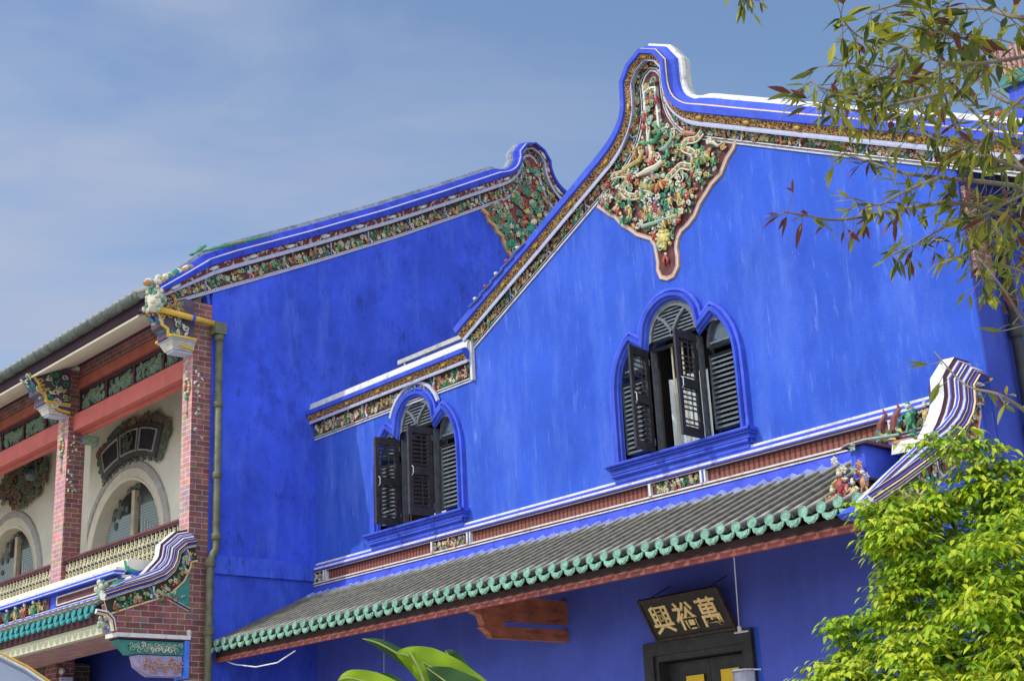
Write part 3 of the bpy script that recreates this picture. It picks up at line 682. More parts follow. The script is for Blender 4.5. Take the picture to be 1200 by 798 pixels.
def eave_tiles(x0, x1, n, y, z, parent, m, r=.047, every=1, sc=1.0):
    rnd = random.Random(9)
    for i in range(n+1):
        x = x0+(x1-x0)*i/n; mb = MB(); seg = 14
        c = Vector((x, y, z)); ti = rnd.uniform(-.06,.06); x += rnd.uniform(-.005,.005); c = Vector((x, y, z+rnd.uniform(-.006,.006)))
        def P(a, rr, d): return c+Vector((math.cos(a)*rr, -d*.4+math.sin(a)*rr*.10, math.sin(a)*rr+ti*.1))
        v = [c+Vector((0,-.012,0))]; 
        for rr, d in ((r*.35,.030),(r*.5,.022),(r*.78,.022),(r*.86,.034),(r,.03),(r,-.01)): v += [P(2*math.pi*q/seg, rr, d) for q in range(seg)]
        f = [(0, 1+q, 1+(q+1) % seg) for q in range(seg)]
        for k in range(5): f += [(1+k*seg+q, 1+k*seg+(q+1)%seg, 1+(k+1)*seg+(q+1)%seg, 1+(k+1)*seg+q) for q in range(seg)]
        mb.add(v, f)
        if i < n:
            xm = x+(x1-x0)/n/2; rr = .074*sc
            arcp = [(xm+rr*math.cos(math.pi+math.pi*q/10), z-.044+rr*.95*math.sin(math.pi+math.pi*q/10)*(1+.06*math.cos(q*6.28/2))) for q in range(11)]
            sc_ = [(xm+rr*1.0*(1-.0), z-.02)]
            top = [(xm+rr*(1-2*q/6), z-.038-.02*math.sin(math.pi*q/6)) for q in range(1, 6)]
            poly = arcp+top
            plate(mb, poly, [], -.004-.0, .012, lambda u, v_, d, y=y: (u, y-.012-d-(z-v_)*.12, v_))
            inner = [((p[0]-xm)*.74+xm, (p[1]-z+.065)*.74+z-.068) for p in poly]
            plate(mb, inner, [], .012, .019, lambda u, v_, d, y=y: (u, y-.012-d-(z-v_)*.12, v_))
        mb.build('eave_tile', m, parent)
eave_tiles(cx0, cx1, nroll, EY-.02, EZ+.025, can, glaze)
mb = MB()
mb.box(cx0-.02, cx1+.1, -1.56, -1.53, 3.575, 3.635, 0); mb.box(cx0-.02, cx1+.1, -1.575, -1.562, 3.575, 3.597, 0); mb.box(cx0-.02, cx1+.1, -1.545, -1.53, 3.6355, 3.71, 1); mb.build('fascia_board', [mat('salmon_fascia', (.27,.085,.07), .8, .3, 8, .2, streak=[((.45,.16,.13,.6), .58, 20, 1), ((.06,.03,.03,.7), .60, 9, 1)]), mat('eave_shadow_strip', (.05,.03,.028), .8, .3, 8)], can)  # dark upper strip stands for the shadow gap below the eave tiles
mb = MB(); a = Vector((0, -1.53, 3.69)); b = Vector((0, -.06, 4.40)); mb.hexa([(cx0,a.y,a.z-.02),(cx1,a.y,a.z-.02),(cx1,b.y,b.z-.02),(cx0,b.y,b.z-.02),(cx0,a.y,a.z),(cx1,a.y,a.z),(cx1,b.y,b.z),(cx0,b.y,b.z)]); mb.build('soffit', rust_red, can)
# ragged mortar bed along the top of the rolls
mb = MB(); rnd = random.Random(5); v = []; n_ = nroll*6
for i in range(n_+1):
    x = cx0+(cx1-cx0)*i/n_; k = abs(math.sin(math.pi*i/6)); h = 4.50+.02*rnd.random()+.035*(1-k); v += [(x, -.20-.03*rnd.random(), 4.44+.045*(1-k)), (x, -.10, h)]
mb.add(v, [(2*i, 2*i+2, 2*i+3, 2*i+1) for i in range(n_)]); mb.build('mortar_bed', mat('pale_mortar', (.20,.25,.52), .95, .4, 20, streak=[((.5,.5,.5,.7), .55, 25, 1)]), can)
# ridge band on the wall
BX0, BX1 = XL+.02, -6.42
mb = MB()
for (z0, z1, d, m) in ((4.902, 4.928, .05, 0), (4.868, 4.90, .06, 1), (4.842, 4.866, .08, 0), (4.825, 4.840, .09, 1), (4.812, 4.823, .10, 2), (4.80, 4.81, .085, 3), (4.79, 4.798, .07, 2), (4.655, 4.672, .075, 0), (4.64, 4.653, .06, 4), (4.625, 4.638, .065, 0)): mb.box(BX0, BX1, -d, -.0125, z0, z1, m)
mb.hexa([(BX0,-.0125,4.42),(BX1,-.0125,4.42),(BX1,-.0125,4.624),(BX0,-.0125,4.624),(BX0,-.10,4.42),(BX1,-.10,4.42),(BX1,-.05,4.624),(BX0,-.05,4.624)], 1)
rb = mb.build('ridge_band', [white, blue_trim_w, purple, pale, rust_red], can)
mb = MB(); mb.box(BX0, BX1, -.040, -.0125, 4.673, 4.789); mb.build('slotted_brick_panel', redslot, can)
rxs = [at(a, b, 1, -.05).x for a, b in ((363,668),(381,665),(509,634),(549,626),(765,572),(823,560),(1047,500),(1098,488))]
for k in range(4):
    a, b = rxs[2*k], rxs[2*k+1]; b = max(b, a+.2)
    mb = MB(); mb.box(a, b, -.05, -.041, 4.673, 4.789); mb.box(a-.03, a, -.09, -.041, 4.672, 4.80, 1); mb.box(b, b+.025, -.09, -.041, 4.672, 4.80, 1); mb.box(b+.026, b+.05, -.075, -.041, 4.672, 4.80, 2); mb.box(b+.051, b+.07, -.085, -.041, 4.672, 4.80, 1)
    o = mb.build('relief_panel', [maroon, white, blue_trim], can)
    rel = strip_relief([(a, 4.673), (b, 4.673)], .0, .13, Fy(-.05), 0.0, 1.9, 9, 20+k); rel.build('relief', RC, o)
    if k == 3:
        q = MB(); figure(q, Fy(-.05), (a+b)/2, 4.78, .05, .30); figure(q, Fy(-.05), (a+b)/2-.14, 4.75, .05, .24); figure(q, Fy(-.05), (a+b)/2+.16, 4.77, .04, .24); q.build('figurine', RC, o)

# curved end parapet ---------------------------------------------------
PF2 = [(0, .0), (0, .05), (.012, .055), (.016, .04), (.028, .04), (.05, .10), (.066, .11), (.070, .095), (.082, .09), (.086, .08), (.105, .07), (.110, .068), (.125, .06), (.130, .055), (.145, .045), (.150, .04), (.165, .02), (.170, .015), (.182, .0), (.187, -.01), (.205, -.03), (.21, -.04), (.222, -.05), (.228, -.06), (.255, -.07), (.26, -.19), (.23, -.20), (.225, -.22), (.19, -.23), (.18, -.26), (.12, -.27), (.03, -.28)]
PM2 = [0, 0, 1, 0, 2, 1, 3, 1, 2, 1, 0, 1, 2, 0, 2, 1, 0, 2, 0, 1, 2, 0, 1, 1, 0, 1, 2, 0, 1, 0, 2]
SL2 = [white, purple, blue_trim, cream_l]
def end_parapet(parent, X, ys, seed, wallmat, ztopwall, kind, up=None):
    """ys maps path (Y,Z)"""
    path = ys
    F = Fx(X)
    body = MB(); n = len(path)
    poly = path+[(path[-1][0]+.001, path[0][1]-.03), (path[0][0]+.05, path[0][1]-.03)] if kind == 'r' else path+[(path[-1][0], path[0][1]-.40), (path[0][0]+.1, path[0][1]-.40)]
    plate(body, poly[::-1], [], -.25, 0, F); ep = body.build('end_parapet', wallmat, parent)
    T1 = PF2[:19]+[(.16, -.06), (.02, -.07)]; T2 = [(.02, .0), (.15, .0)]+PF2[17:]
    sweep(path, T1, F, mats=PM2[:18]+[0, 0], ns=[.4, .75]+[1]*(len(path)-2)).build('coping', SL2, ep)
    sweep(up, T2, F, mats=[0, 0]+PM2[17:], ns=[.5,.55,.66,.82,.95]+[1]*(len(up)-5)).build('upper_coping', SL2, ep)
    inner = offset(path, -.15)
    sweep(path, [(-.165, .0), (-.16, .02), (-.15, .022), (-.145, .012), (-.01, .012), (-.005, .0)], F, mats=[0, 0, 0, 1, 0]).build('frieze', [cream_l, maroon], ep)
    rel = strip_relief([tuple(p) for p in path], -.14, -.02, F, .014, 1.2, 1.1, seed); rel.build('relief', RC, ep)
    return ep
pr = [(-1.95,3.64),(-1.52,3.84),(-1.0,4.10),(-.62,4.30),(-.42,4.44),(-.30,4.56),(-.23,4.68),(-.21,4.82),(-.12,4.90),(.0,4.90)]
pu = [(-1.06,4.20),(-.90,4.17),(-.72,4.22),(-.54,4.33),(-.38,4.46),(-.28,4.59),(-.225,4.70),(-.21,4.82),(-.12,4.90),(.0,4.90)]
ep = end_parapet(can, -6.05, pr, 31, blue_trim, 5.0, 'r', pu)
# scallop relief near the wall on the outer face
mb = MB()
for i in range(9):
    r = .10+.045*i
    mb.tube([(-6.04, -.02-r*math.cos(R(t))*.75, 4.50-r*math.sin(R(t))*.95) for t in range(8, 84, 9)], .014, 5, (0, 1, 2)[i % 3])
mb.build('scallop', [RC[0], RC[5], RC[2]], ep)
# inner face: small carved pavilion with figures on the roof end
mb = MB()
mb.box(-6.55, -6.42, -1.30, -.75, 4.03, 4.30, 0); mb.hexa([(-6.60,-1.36,4.30),(-6.36,-1.36,4.30),(-6.36,-.68,4.30),(-6.60,-.68,4.30),(-6.58,-1.30,4.335),(-6.38,-1.30,4.335),(-6.38,-.74,4.335),(-6.58,-.74,4.335)], 1)
mb.box(-6.60, -6.40, -1.40, -.8, 4.01, 4.03, 1)
pav = mb.build('carved_pavilion', [blue_trim, purple], ep)
rel = MB(); random.seed(3)
Fp = lambda u, v, d: (u, -1.31-d, v)
for (a, b, h) in ((-6.62, 4.02, .26), (-6.50, 3.93, .24), (-6.70, 3.90, .26), (-6.40, 4.0, .22), (-6.56, 3.98, .2)): figure(rel, Fp, a, b, .05, h)
for k in range(14): flower(rel, Fp, -6.60+random.uniform(-.1,.2), 4.0+random.uniform(-.1,.32), .02, .04, random.choice((2,4,5,6)), 3)
for s_, h in ((0, 0), (.14, .02)):
    rel.tube([(-6.60+s_, -.66, 4.40+h), (-6.63+s_, -.72, 4.50+h), (-6.61+s_, -.72, 4.60+h), (-6.57+s_, -.68, 4.68+h), (-6.58+s_, -.70, 4.73+h)], [.022,.034,.030,.018,.004], 7, 8)
    rel.tube([(-6.55+s_, -.58, 4.48+h), (-6.52+s_, -.50, 4.40+h), (-6.45+s_, -.42, 4.36)], [.03,.03,.02], 7, 0)
for k in range(10): leaf(rel, Fp, -6.66+k*.035, 4.42+.02*(k % 3), -.55, .09, .05, random.random()*3, random.choice((0,1,3,5)), .6)
rel.tube([(-6.70,-1.16,4.37),(-6.6,-1.0,4.42),(-6.40,-.8,4.45)], [.01,.017,.014], 7, 5)
rel.tube([(-6.40,-.9,4.35),(-6.2,-.6,4.44)], [.03,.02], 7, 6)
rel.build('relief', RC+[mat('relief_maroon', (.20,.06,.05), .5, .3, 30)], pav)

# teak bracket ---------------------------------------------------------
bx = -11.26
mb = MB(); FB = Fx(bx-.09)
topb = [(-1.56,3.72),(-1.40,3.665),(-1.34,3.60),(-1.25,3.575),(-1.215,3.50),(-1.20,3.47),(-.92,3.475),(-.92,3.535),(.0,3.535),(.0,3.785),(-1.5,3.80)]
lowb = [(-1.20,3.468),(-1.235,3.455),(-1.17,3.42),(-1.10,3.35),(.0,3.35),(.0,3.475),(-.92,3.472)]
plate(mb, topb[::-1], [], 0, .09, FB); plate(mb, lowb[::-1], [], 0, .09, FB); mb.build('timber_bracket', wood_rd, can)

# name board -----------------------------------------------------------
A = at(748,705,1,-.30); Bp = at(839,689,1,-.30); Cc = at(862,737,1,-.09); Dd = at(770,751,1,-.09)
tl = Vector((-9.93,-.30,3.585)); tr_ = Vector((-8.92,-.30,3.585)); br_ = Vector((-8.90,-.075,3.205)); bl_ = Vector((-9.92,-.075,3.205))
bd = thing('name_board', 'black signboard with three gold Chinese characters leaning out above the dark door', 'signboard', tuple((bl_+br_)/2))
ux = (br_-bl_).normalized(); uy = (tl-bl_).normalized(); nn = ux.cross(uy).normalized()
if nn.y > 0: nn = -nn
W_, H_ = (br_-bl_).length, (tl-bl_).length
def bb(mb, u0, u1, v0, v1, d0, d1, m=0):
    P = lambda u, v, d: bl_+ux*u+uy*v+nn*d
    mb.hexa([P(u0,v0,d0),P(u1,v0,d0),P(u1,v1,d0),P(u0,v1,d0),P(u0,v0,d1),P(u1,v0,d1),P(u1,v1,d1),P(u0,v1,d1)], m)
mb = MB(); bb(mb, 0, W_, 0, H_, -.02, .01); mb.build('board', black_l, bd)
mb = MB(); bb(mb, -.01, W_+.01, H_-.02, H_+.008, -.022, .022); bb(mb, -.01, W_+.01, -.008, .02, -.022, .022); bb(mb, -.012, .012, .02, H_-.02, -.022, .02); bb(mb, W_-.012, W_+.012, .02, H_-.02, -.022, .02)
mb.build('frame', mat('worn_frame', (.05,.03,.022), .6, .6, 18, streak=[((.25,.15,.08,.6), .6, 20, 1)]), bd)
FBm = Matrix((ux, uy, nn)).transposed().to_4x4()
for i, ch in enumerate('興裕萬'):
    cu = bpy.data.curves.new('glyph', 'FONT'); cu.body = ch; cu.size = .30; cu.align_x = 'CENTER'; cu.align_y = 'CENTER'; cu.extrude = .008; cu.offset = .0035
    o = bpy.data.objects.new('glyph', cu); COL.objects.link(o); bpy.context.view_layer.update()
    me = bpy.data.meshes.new_from_object(o.evaluated_get(bpy.context.evaluated_depsgraph_get())); bpy.data.objects.remove(o)
    xs = [v.co.x for v in me.vertices]; ys = [v.co.y for v in me.vertices]
    if xs:
        cxm = (min(xs)+max(xs))/2; cym = (min(ys)+max(ys))/2; s = .285/max(.01, max(max(xs)-min(xs), max(ys)-min(ys)))
        for v in me.vertices: v.co.x = (v.co.x-cxm)*s*.92; v.co.y = (v.co.y-cym)*s*1.08
    pos = bl_+ux*(W_*(.20+.30*i))+uy*(H_*.5)+nn*.016
    me.transform(Matrix.Translation(pos) @ FBm); me.materials.clear(); me.materials.append(mat('gold_leaf', (.85,.62,.26), .4, .15, 30, .5))
    o = bpy.data.objects.new('character', me); COL.objects.link(o); o.parent = bd; o.matrix_parent_inverse = bd.matrix_world.inverted()
mb = MB(); mb.tube([tl+ux*.12, Vector((-9.75, -.012, 3.73))], .005, 5); mb.tube([tr_-ux*.12, Vector((-9.0, -.012, 3.73))], .005, 5); mb.build('hanging_wire', black_l, bd)

# little hook bar and wires
mb = MB(); a = at(860,651,1,-1.4); b = at(866,734,1,-.5); mb.tube([a, a.lerp(b,.5)+Vector((0,0,-.02)), b], .006, 5); mb.tube([b, b+Vector((.01,0,-.05))], .02, 6); mb.tube([b+Vector((-.06,0,-.05)), b+Vector((.10,0,-.05))], .008, 5)
tag(mb.build('bell_wire', metal_w), 'thin pale wire hanging from the canopy eave beside the name board', 'wire')
mb = MB(); a = at(450,735,1,-1.35); b = at(450,795,1,-1.35); mb.tube([a, b], .005, 5); tag(mb.build('hanging_wire', mat('grey_wire', (.2,.2,.22))), 'thin dark wire hanging straight down behind the banana leaves', 'wire')
mb = MB(); pts = [at(x, y, 1, -1.50) for x, y in ((262,773),(275,778),(300,781),(325,776),(346,762))]; mb.tube(pts, .008, 6); tag(mb.build('loose_cable', mat('white_cable', (.75,.75,.75))), 'white cable sagging below the left end of the canopy eave', 'cable')
lp = at(872, 790, 1, -3.0)
gl = thing('glass_lamp', 'clear glass lamp with a flat rim in front of the dark door', 'lamp', (lp.x, lp.y, lp.z-.4))
mb = MB(); mb.tube([lp+Vector((0,0,-.2)), lp+Vector((0,0,.02))], .075, 14); mb.build('glass_body', mat('milky_glass', (.16,.16,.22), .15, .2, 20, .8), gl)
mb = MB(); mb.tube([lp+Vector((0,0,.022)), lp+Vector((0,0,.034))], .085, 14); mb.tube([lp+Vector((.07,0,.028)), lp+Vector((.15,.0,.02))], .005, 6); mb.build('rim', mat('dull_glass_rim', (.26,.26,.30), .3, .2, 20, .6), gl)
mb = MB(); mb.tube([Vector((lp.x, lp.y, 0)), lp+Vector((0,0,-.2))], .02, 8); mb.build('post', blackp, gl)

# ================================================================== MAIN BLOCK (left)
blk = thing('main_house_block', 'taller main house block with weathered deep blue side wall, brick piers and a shaded verandah', 'building', (-20, 0, 0))
YF = -1.655
half2 = [(-2.42,8.12),(-1.95,8.35),(-1.6,8.52),(-1.2,8.71),(0,9.29),(1.42,10.0),(2.5,10.57),(3.35,11.03)]
half2 += arc(3.309, 12.06, .9256, -61.6, 0, 8)
half2 += [(4.235,12.11),(4.30,12.19),(4.40,12.23)]
YC = 4.40
g2 = half2+[(2*YC-y, z) for y, z in half2[:-1][::-1]]
g2c = [p for p in g2]
yb = 2*YC-YF
outer = [(YF,0),(yb,0)]+[p for p in g2[::-1] if YF < p[0] < yb]
outer = [(YF,0),(yb,0),(yb,8.49)]+[p for p in g2[::-1] if YF+.05 < p[0] < yb-.05]+[(YF,8.49)]
mb = MB(); plate(mb, outer, [], -.3, 0, Fx(XL)); mb.build('side_wall', blue_old, blk)
mb = MB(); mb.box(XL+.001, XL+.07, YF+.0, -.001, 4.69, 4.93); mb.build('string_course', blue_drip, blk); mb = MB(); mb.box(XL+.001, XL+.035, YF, -.0135, 0, 4.688); mb.build('lower_side_wall', blue_old, blk)
SLW = [lattx, maroon, latty, maroon, pale, redcloud, blue_trim, lattx, blue_trim, white_w]
PMW = [2, 2, 2, 2, 2, 2, 2, 3, 4, 4, 4, 4, 4, 5, 8, 8, 8, 8, 8, 2, 2, 8, 8, 8, 8, 8, 9, 9, 9, 9]
SLW[9] = mat('blue_grey_weathered_cap', (.24,.27,.33), .9, .35, 8, .2, streak=[((.05,.055,.06,.8), .52, 14, 1), ((.5,.5,.5,.5), .60, 10, 1)]); SLW[8] = mat('deep_blue_trim', (.032,.06,.50), .7, .25, 4, .25, streak=[((.012,.018,.10,.85), .52, 7, .6), ((.10,.16,.55,.5), .60, 12, 1)]); SLW[6] = SLW[8]
coping(g2c, Fx(XL), blk, prof_scaled(.10), SLW, NAMES, seed=12, fr=(.036,.205), dens=1.7, div=.75, M=PMW, ns=nscale(g2c, 8, (1, .98, .92, .84, .74, .64, .55, .48, .42), (.5, .75, .95)))
end_cap(blk, g2c, prof_scaled(.10), Fx(XL), False, .45, white_w)
# medallion of the block gable
med2 = [(3.26,10.98),(3.40,10.92),(3.44,10.80),(3.56,10.74),(3.60,10.66),(3.72,10.60),(3.76,10.46),(3.82,10.36),(3.92,10.26),(4.02,10.12),(4.16,10.04),(4.28,9.86),(4.40,9.80)]
med2 = med2+[(2*YC-y, z) for y, z in med2[:-1][::-1]]
neck2 = [p for p in g2 if 3.3 < p[0] < 2*YC-3.3]
mb = MB(); fp2 = med2+neck2[::-1]; plate(mb, fp2, [], .002, .009, Fx(XL)); mo2 = mb.build('medallion', mat('red_ground', (.20,.05,.05), .85, .3, 10), blk)
sweep(med2, [(0, 0), (0, .03), (-.03, .03), (-.04, .035), (-.07, .03), (-.08, 0)], Fx(XL), mats=[0, 0, 1, 0, 0]).build('border', [orange_l, pale], mo2)
rel = MB(); rnd = random.Random(21); F = Fx(XL); n = 0; random.seed(8)
while n < 480:
    u = rnd.uniform(3.3, 5.5); v = rnd.uniform(9.9, 12.1)
    if not in_poly((u, v), fp2): continue
    n += 1; t = rnd.random(); r = rnd.uniform(.035, .085)
    if t < .72: swirl(rel, F, u, v, .018, r, rnd.choice((0, 0, 1, 5, 4)), 1.6, rnd.random()*6, .015, rnd.choice((-1, 1)))
    elif t < .8:
        for q in range(3): leaf(rel, F, u, v, .02, r, r*.5, rnd.random()*6.28, rnd.choice((0, 1, 5, 4)))
    else: flower(rel, F, u, v, .03, r*.7, rnd.choice((4, 2, 3, 6)), 3)
for (u, v, m, r) in ((4.25,11.15,3,.08),(4.52,11.15,3,.08),(4.38,11.0,2,.10),(4.30,10.85,0,.13),(4.48,10.8,4,.09),(4.36,11.35,5,.09),(4.2,10.95,6,.06)): ball(rel, F, u, v, .04, r*.6, m, 1.5, .6, .5)
rel.build('relief', RC, mo2)
# dragon-like cresting on the front of the verge
mb = MB(); random.seed(5)
Fv = Fx(XL+.04)
for i in range(26):
    y = -2.75+.028*i+random.uniform(-.02,.02); z = 8.24+.016*i+random.uniform(0,.05); y2 = y
    ball(mb, Fv, y2+.10, z+.12, .0, random.uniform(.03,.06), random.choice((0, 2, 2, 3, 6)), 1.2, random.random()*3, 1)
for i in range(10): leaf(mb, Fv, -1.95+i*.05, 8.98+i*.026+random.uniform(-.02,.03), -.2, .12, .05, .5+random.uniform(-.5,.5), random.choice((1, 0)), .5)
mb.tube([(XL+.12,-1.90,8.98),(XL+.15,-1.6,9.12),(XL+.15,-1.2,9.30),(XL+.14,-.8,9.48)], [.012,.026,.024,.008], 7, 1)
mb.tube([(XL+.15,-1.55,9.16),(XL+.17,-1.3,9.26)], .014, 6, 6); mb.tube([(XL+.15,-2.05,8.90),(XL+.16,-1.95,8.99),(XL+.14,-1.86,9.07)], [.01,.03,.02], 6, 1)
mb.build('verge_cresting', RC, blk)
# corner mask at the verge end (white beast)
mb = MB(); random.seed(6); c = Vector((XL+.05, -2.52, 8.18))
mb.blob(c, Vector((.13,0,0)), Vector((0,.11,0)), Vector((0,0,.17)), 2, 10, 6)
for i in range(40):
    a = random.random()*6.28; b = random.uniform(-1, 1); q = c+Vector((math.cos(a)*.13, math.sin(a)*.11, b*.17)); mb.blob(q, Vector((.03,0,0)), Vector((0,.03,0)), Vector((0,0,.035)), random.choice((2, 2, 5, 0, 3)), 5, 2)
for i in range(16): leaf(mb, Fx(XL+.06), -2.38+random.uniform(-.05,.25), 8.22+random.uniform(-.1,.18), .0, .13, .05, random.random()*6, random.choice((3, 3, 1, 6)), .5)
mb.build('verge_beast', RC, blk)
# roof of the block
mb = MB()
for (a, b) in (((-2.62,8.36),(YC,12.0)), ((YC,12.0),(2*YC+2.62,8.36))):
    a = (a[0], a[1]-.03); b = (b[0], b[1]-.03); mb.hexa([(-60,a[0],a[1]-.1),(XL-.24,a[0],a[1]-.1),(XL-.24,b[0],b[1]-.1),(-60,b[0],b[1]-.1),(-60,a[0],a[1]),(XL-.24,a[0],a[1]),(XL-.24,b[0],b[1]),(-60,b[0],b[1])])
i = 0; x = XL-.30
while x > -44:
    mb.tube([(x,-2.66,8.345),(x,-1.0,9.20)], .045, 7); x -= .19
mb.build('roof', tile_g, blk)
# gutter, fascia, soffit
mb = MB(); v = []; xg0, xg1 = -46, XL-.10
for X_ in (xg0, xg1):
    for q in range(9): t = math.pi+math.pi*q/8; v.append((X_, -2.66+math.cos(t)*.07, 8.30+math.sin(t)*.085))
    for q in range(9): t = 2*math.pi-math.pi*q/8; v.append((X_, -2.66+math.cos(t)*.06, 8.30+math.sin(t)*.075))
mb.add(v, [(q, (q+1) % 18, 18+(q+1) % 18, 18+q) for q in range(18)]+[tuple(range(18)), tuple(range(18, 36))[::-1]])
x = xg1-.1
while x > -45:
    mb.tube([(x-.02, -2.66+math.cos(R(t))*.073, 8.30+math.sin(R(t))*.088) for t in range(180, 361, 30)], .012, 4); x -= .42
mb.build('gutter', zinc, blk)
mb = MB(); mb.box(-46, XL-.10, -2.58, -2.55, 8.10, 8.26); mb.build('eave_board', mat('plum_board', (.045,.02,.035), .7), blk)
mb = MB(); mb.hexa([(-46,-2.56,8.06),(XL-.34,-2.56,8.06),(XL-.34,-1.80,8.402),(-46,-1.80,8.402),(-46,-2.56,8.09),(XL-.34,-2.56,8.09),(XL-.34,-1.80,8.45),(-46,-1.80,8.45)]); mb.build('soffit', soffit_m, blk)
# piers
PX_ = [(-16.30, XL), (-20.03, -19.68), (-23.66, -23.31), (-27.29, -26.94), (-30.92, -30.57), (-34.5, -34.2)]
BR = [(-2.60,8.10),(-2.52,8.06),(-2.45,7.98),(-2.42,7.86),(-2.34,7.82),(-2.33,7.72),(-2.25,7.70),(-2.10,7.62),(-1.94,7.60),(-1.94,8.30),(-2.3,8.30),(-2.56,8.22)]
for i, (a, b) in enumerate(PX_):
    mb = MB(); y1 = -1.66
    mb.box(a, b+.004 if i == 0 else b, -1.93, y1, 2.2, 8.30, 0)
    o = mb.build('brick_pier', brick if i else brick, blk)
    if i > 4: continue
    # front face of the pier brick, sunlight painted in as a lighter colour
    mb = MB(); mb.box(a+.002, b-.002, -1.934, -1.931, 4.9, 7.58); mb.build('sunlit_pier_front', brick_pk, o)
    # carved corbel
    wx0, wx1 = a+.02, b+.02
    Fc = Fx(wx1)
    mb = MB(); plate(mb, BR[::-1], [], -(wx1-wx0), 0, Fc, 0)
    cb = mb.build('corbel', mat('corbel_ground', (.10,.08,.12), .8), o)
    sweep(BR[:9][::-1], [(0, .0), (0, .02), (-.03, .025), (-.04, .0)], Fc).build('corbel_edge', yellowp, cb)
    rel = MB(); rnd = random.Random(40+i); random.seed(40+i)
    for k in range(34):
        u = rnd.uniform(-2.5, -1.98); v = rnd.uniform(7.66, 8.2)
        if not in_poly((u, v), BR): continue
        if k % 3: swirl(rel, Fc, u, v, .01, .05, rnd.choice((2, 0, 1, 3)), 1.2, rnd.random()*6, .013)
        else: leaf(rel, Fc, u, v, .01, .1, .05, rnd.random()*6, rnd.choice((0, 3, 2, 1)))
    Ff = lambda u, v, d: (u, v_front(v)-d, v)
    def v_front(v): 
        t = (v-7.62)/(8.1-7.62); return -2.12-.46*min(1, max(0, t))
    for k in range(34):
        u = rnd.uniform(wx0+.03, wx1-.03); v = rnd.uniform(7.64, 8.1)
        (swirl(rel, Ff, u, v, .01, .05, rnd.choice((2, 0, 7, 3)), 1.2, rnd.random()*6, .012) if k % 2 else ball(rel, Ff, u, v, .02, .03, rnd.choice((2, 3, 0, 7)), 1.4, rnd.random()*3))
    rel.build('relief', RC, cb)
    mb = MB()
    cxp = (wx0+wx1)/2
    for (z0, z1, r0, r1, m) in ((7.72,7.75,.21,.21,1),(7.70,7.718,.19,.19,2),(7.585,7.698,.11,.17,0),(7.56,7.583,.09,.09,2)):
        y = -2.13
        p = [(cxp-r0, y-r0*.9, z0), (cxp+r0, y-r0*.9, z0), (cxp+r0, -1.936, z0), (cxp-r0, -1.936, z0)]; q = [(cxp-r1, y-r1*.9, z1), (cxp+r1, y-r1*.9, z1), (cxp+r1, -1.936, z1), (cxp-r1, -1.936, z1)]
        mb.hexa(p+q, m)
    mb.build('corbel_bowl', [mat('pale_china', (.52,.50,.42), .5, .25, 12, streak=[((.15,.18,.5,.7), .58, 14, 1)]), yellowp, pale], cb)
    # hanging tassel relief
    rel = MB(); Ft = Fy(-1.935)
    for k in range(5): swirl(rel, Ft, cxp, 7.48-.045*k, .01, .022, (2, 3, 0)[k % 3], 1, k, .008)
    for k in range(14):
        t = k/14*6.28; ball(rel, Ft, cxp+.055*math.cos(t), 7.14+.10*math.sin(t), .02, .022, (2, 3, 1)[k % 3])
    ball(rel, Ft, cxp, 7.14, .02, .04, 4, 1, 0); ball(rel, Ft, cxp, 6.98, .02, .03, 1); rel.tube([(cxp,-1.95,6.98),(cxp,-1.95,6.72)], [.012,.006], 5, 5); ball(rel, Ft, cxp, 6.78, .01, .02, 4)
    for k in range(18): leaf(rel, Fx(b+.006), -1.93+rnd.uniform(.02,.14), 7.35-rnd.uniform(0, .95)**1.0, .0, .06, .035, rnd.random()*6, rnd.choice((2, 2, 5)), .4)
    rel.build('tassel', RC, cb)
    # white pilaster and capital behind the pier
    if i:
        mb = MB(); mb.box(b-.12, b+.0, -1.655, -1.56, 4.9, 7.17); mb.build('pilaster', cream, o)
        mb = MB(); mb.box(b-.14, b+.04, -1.70, -1.45, 7.17, 7.305); cpt = mb.build('capital', mat('capital_green', (.22,.30,.22), .6, .4, 20), o)
        rel = MB(); 
        for k in range(10): ball(rel, Fy(-1.70), b-.05+rnd.uniform(-.08,.08), 7.24+rnd.uniform(-.05,.05), .01, .03, rnd.choice((2, 3, 7, 0)))
        rel.build('relief', RC, cpt)
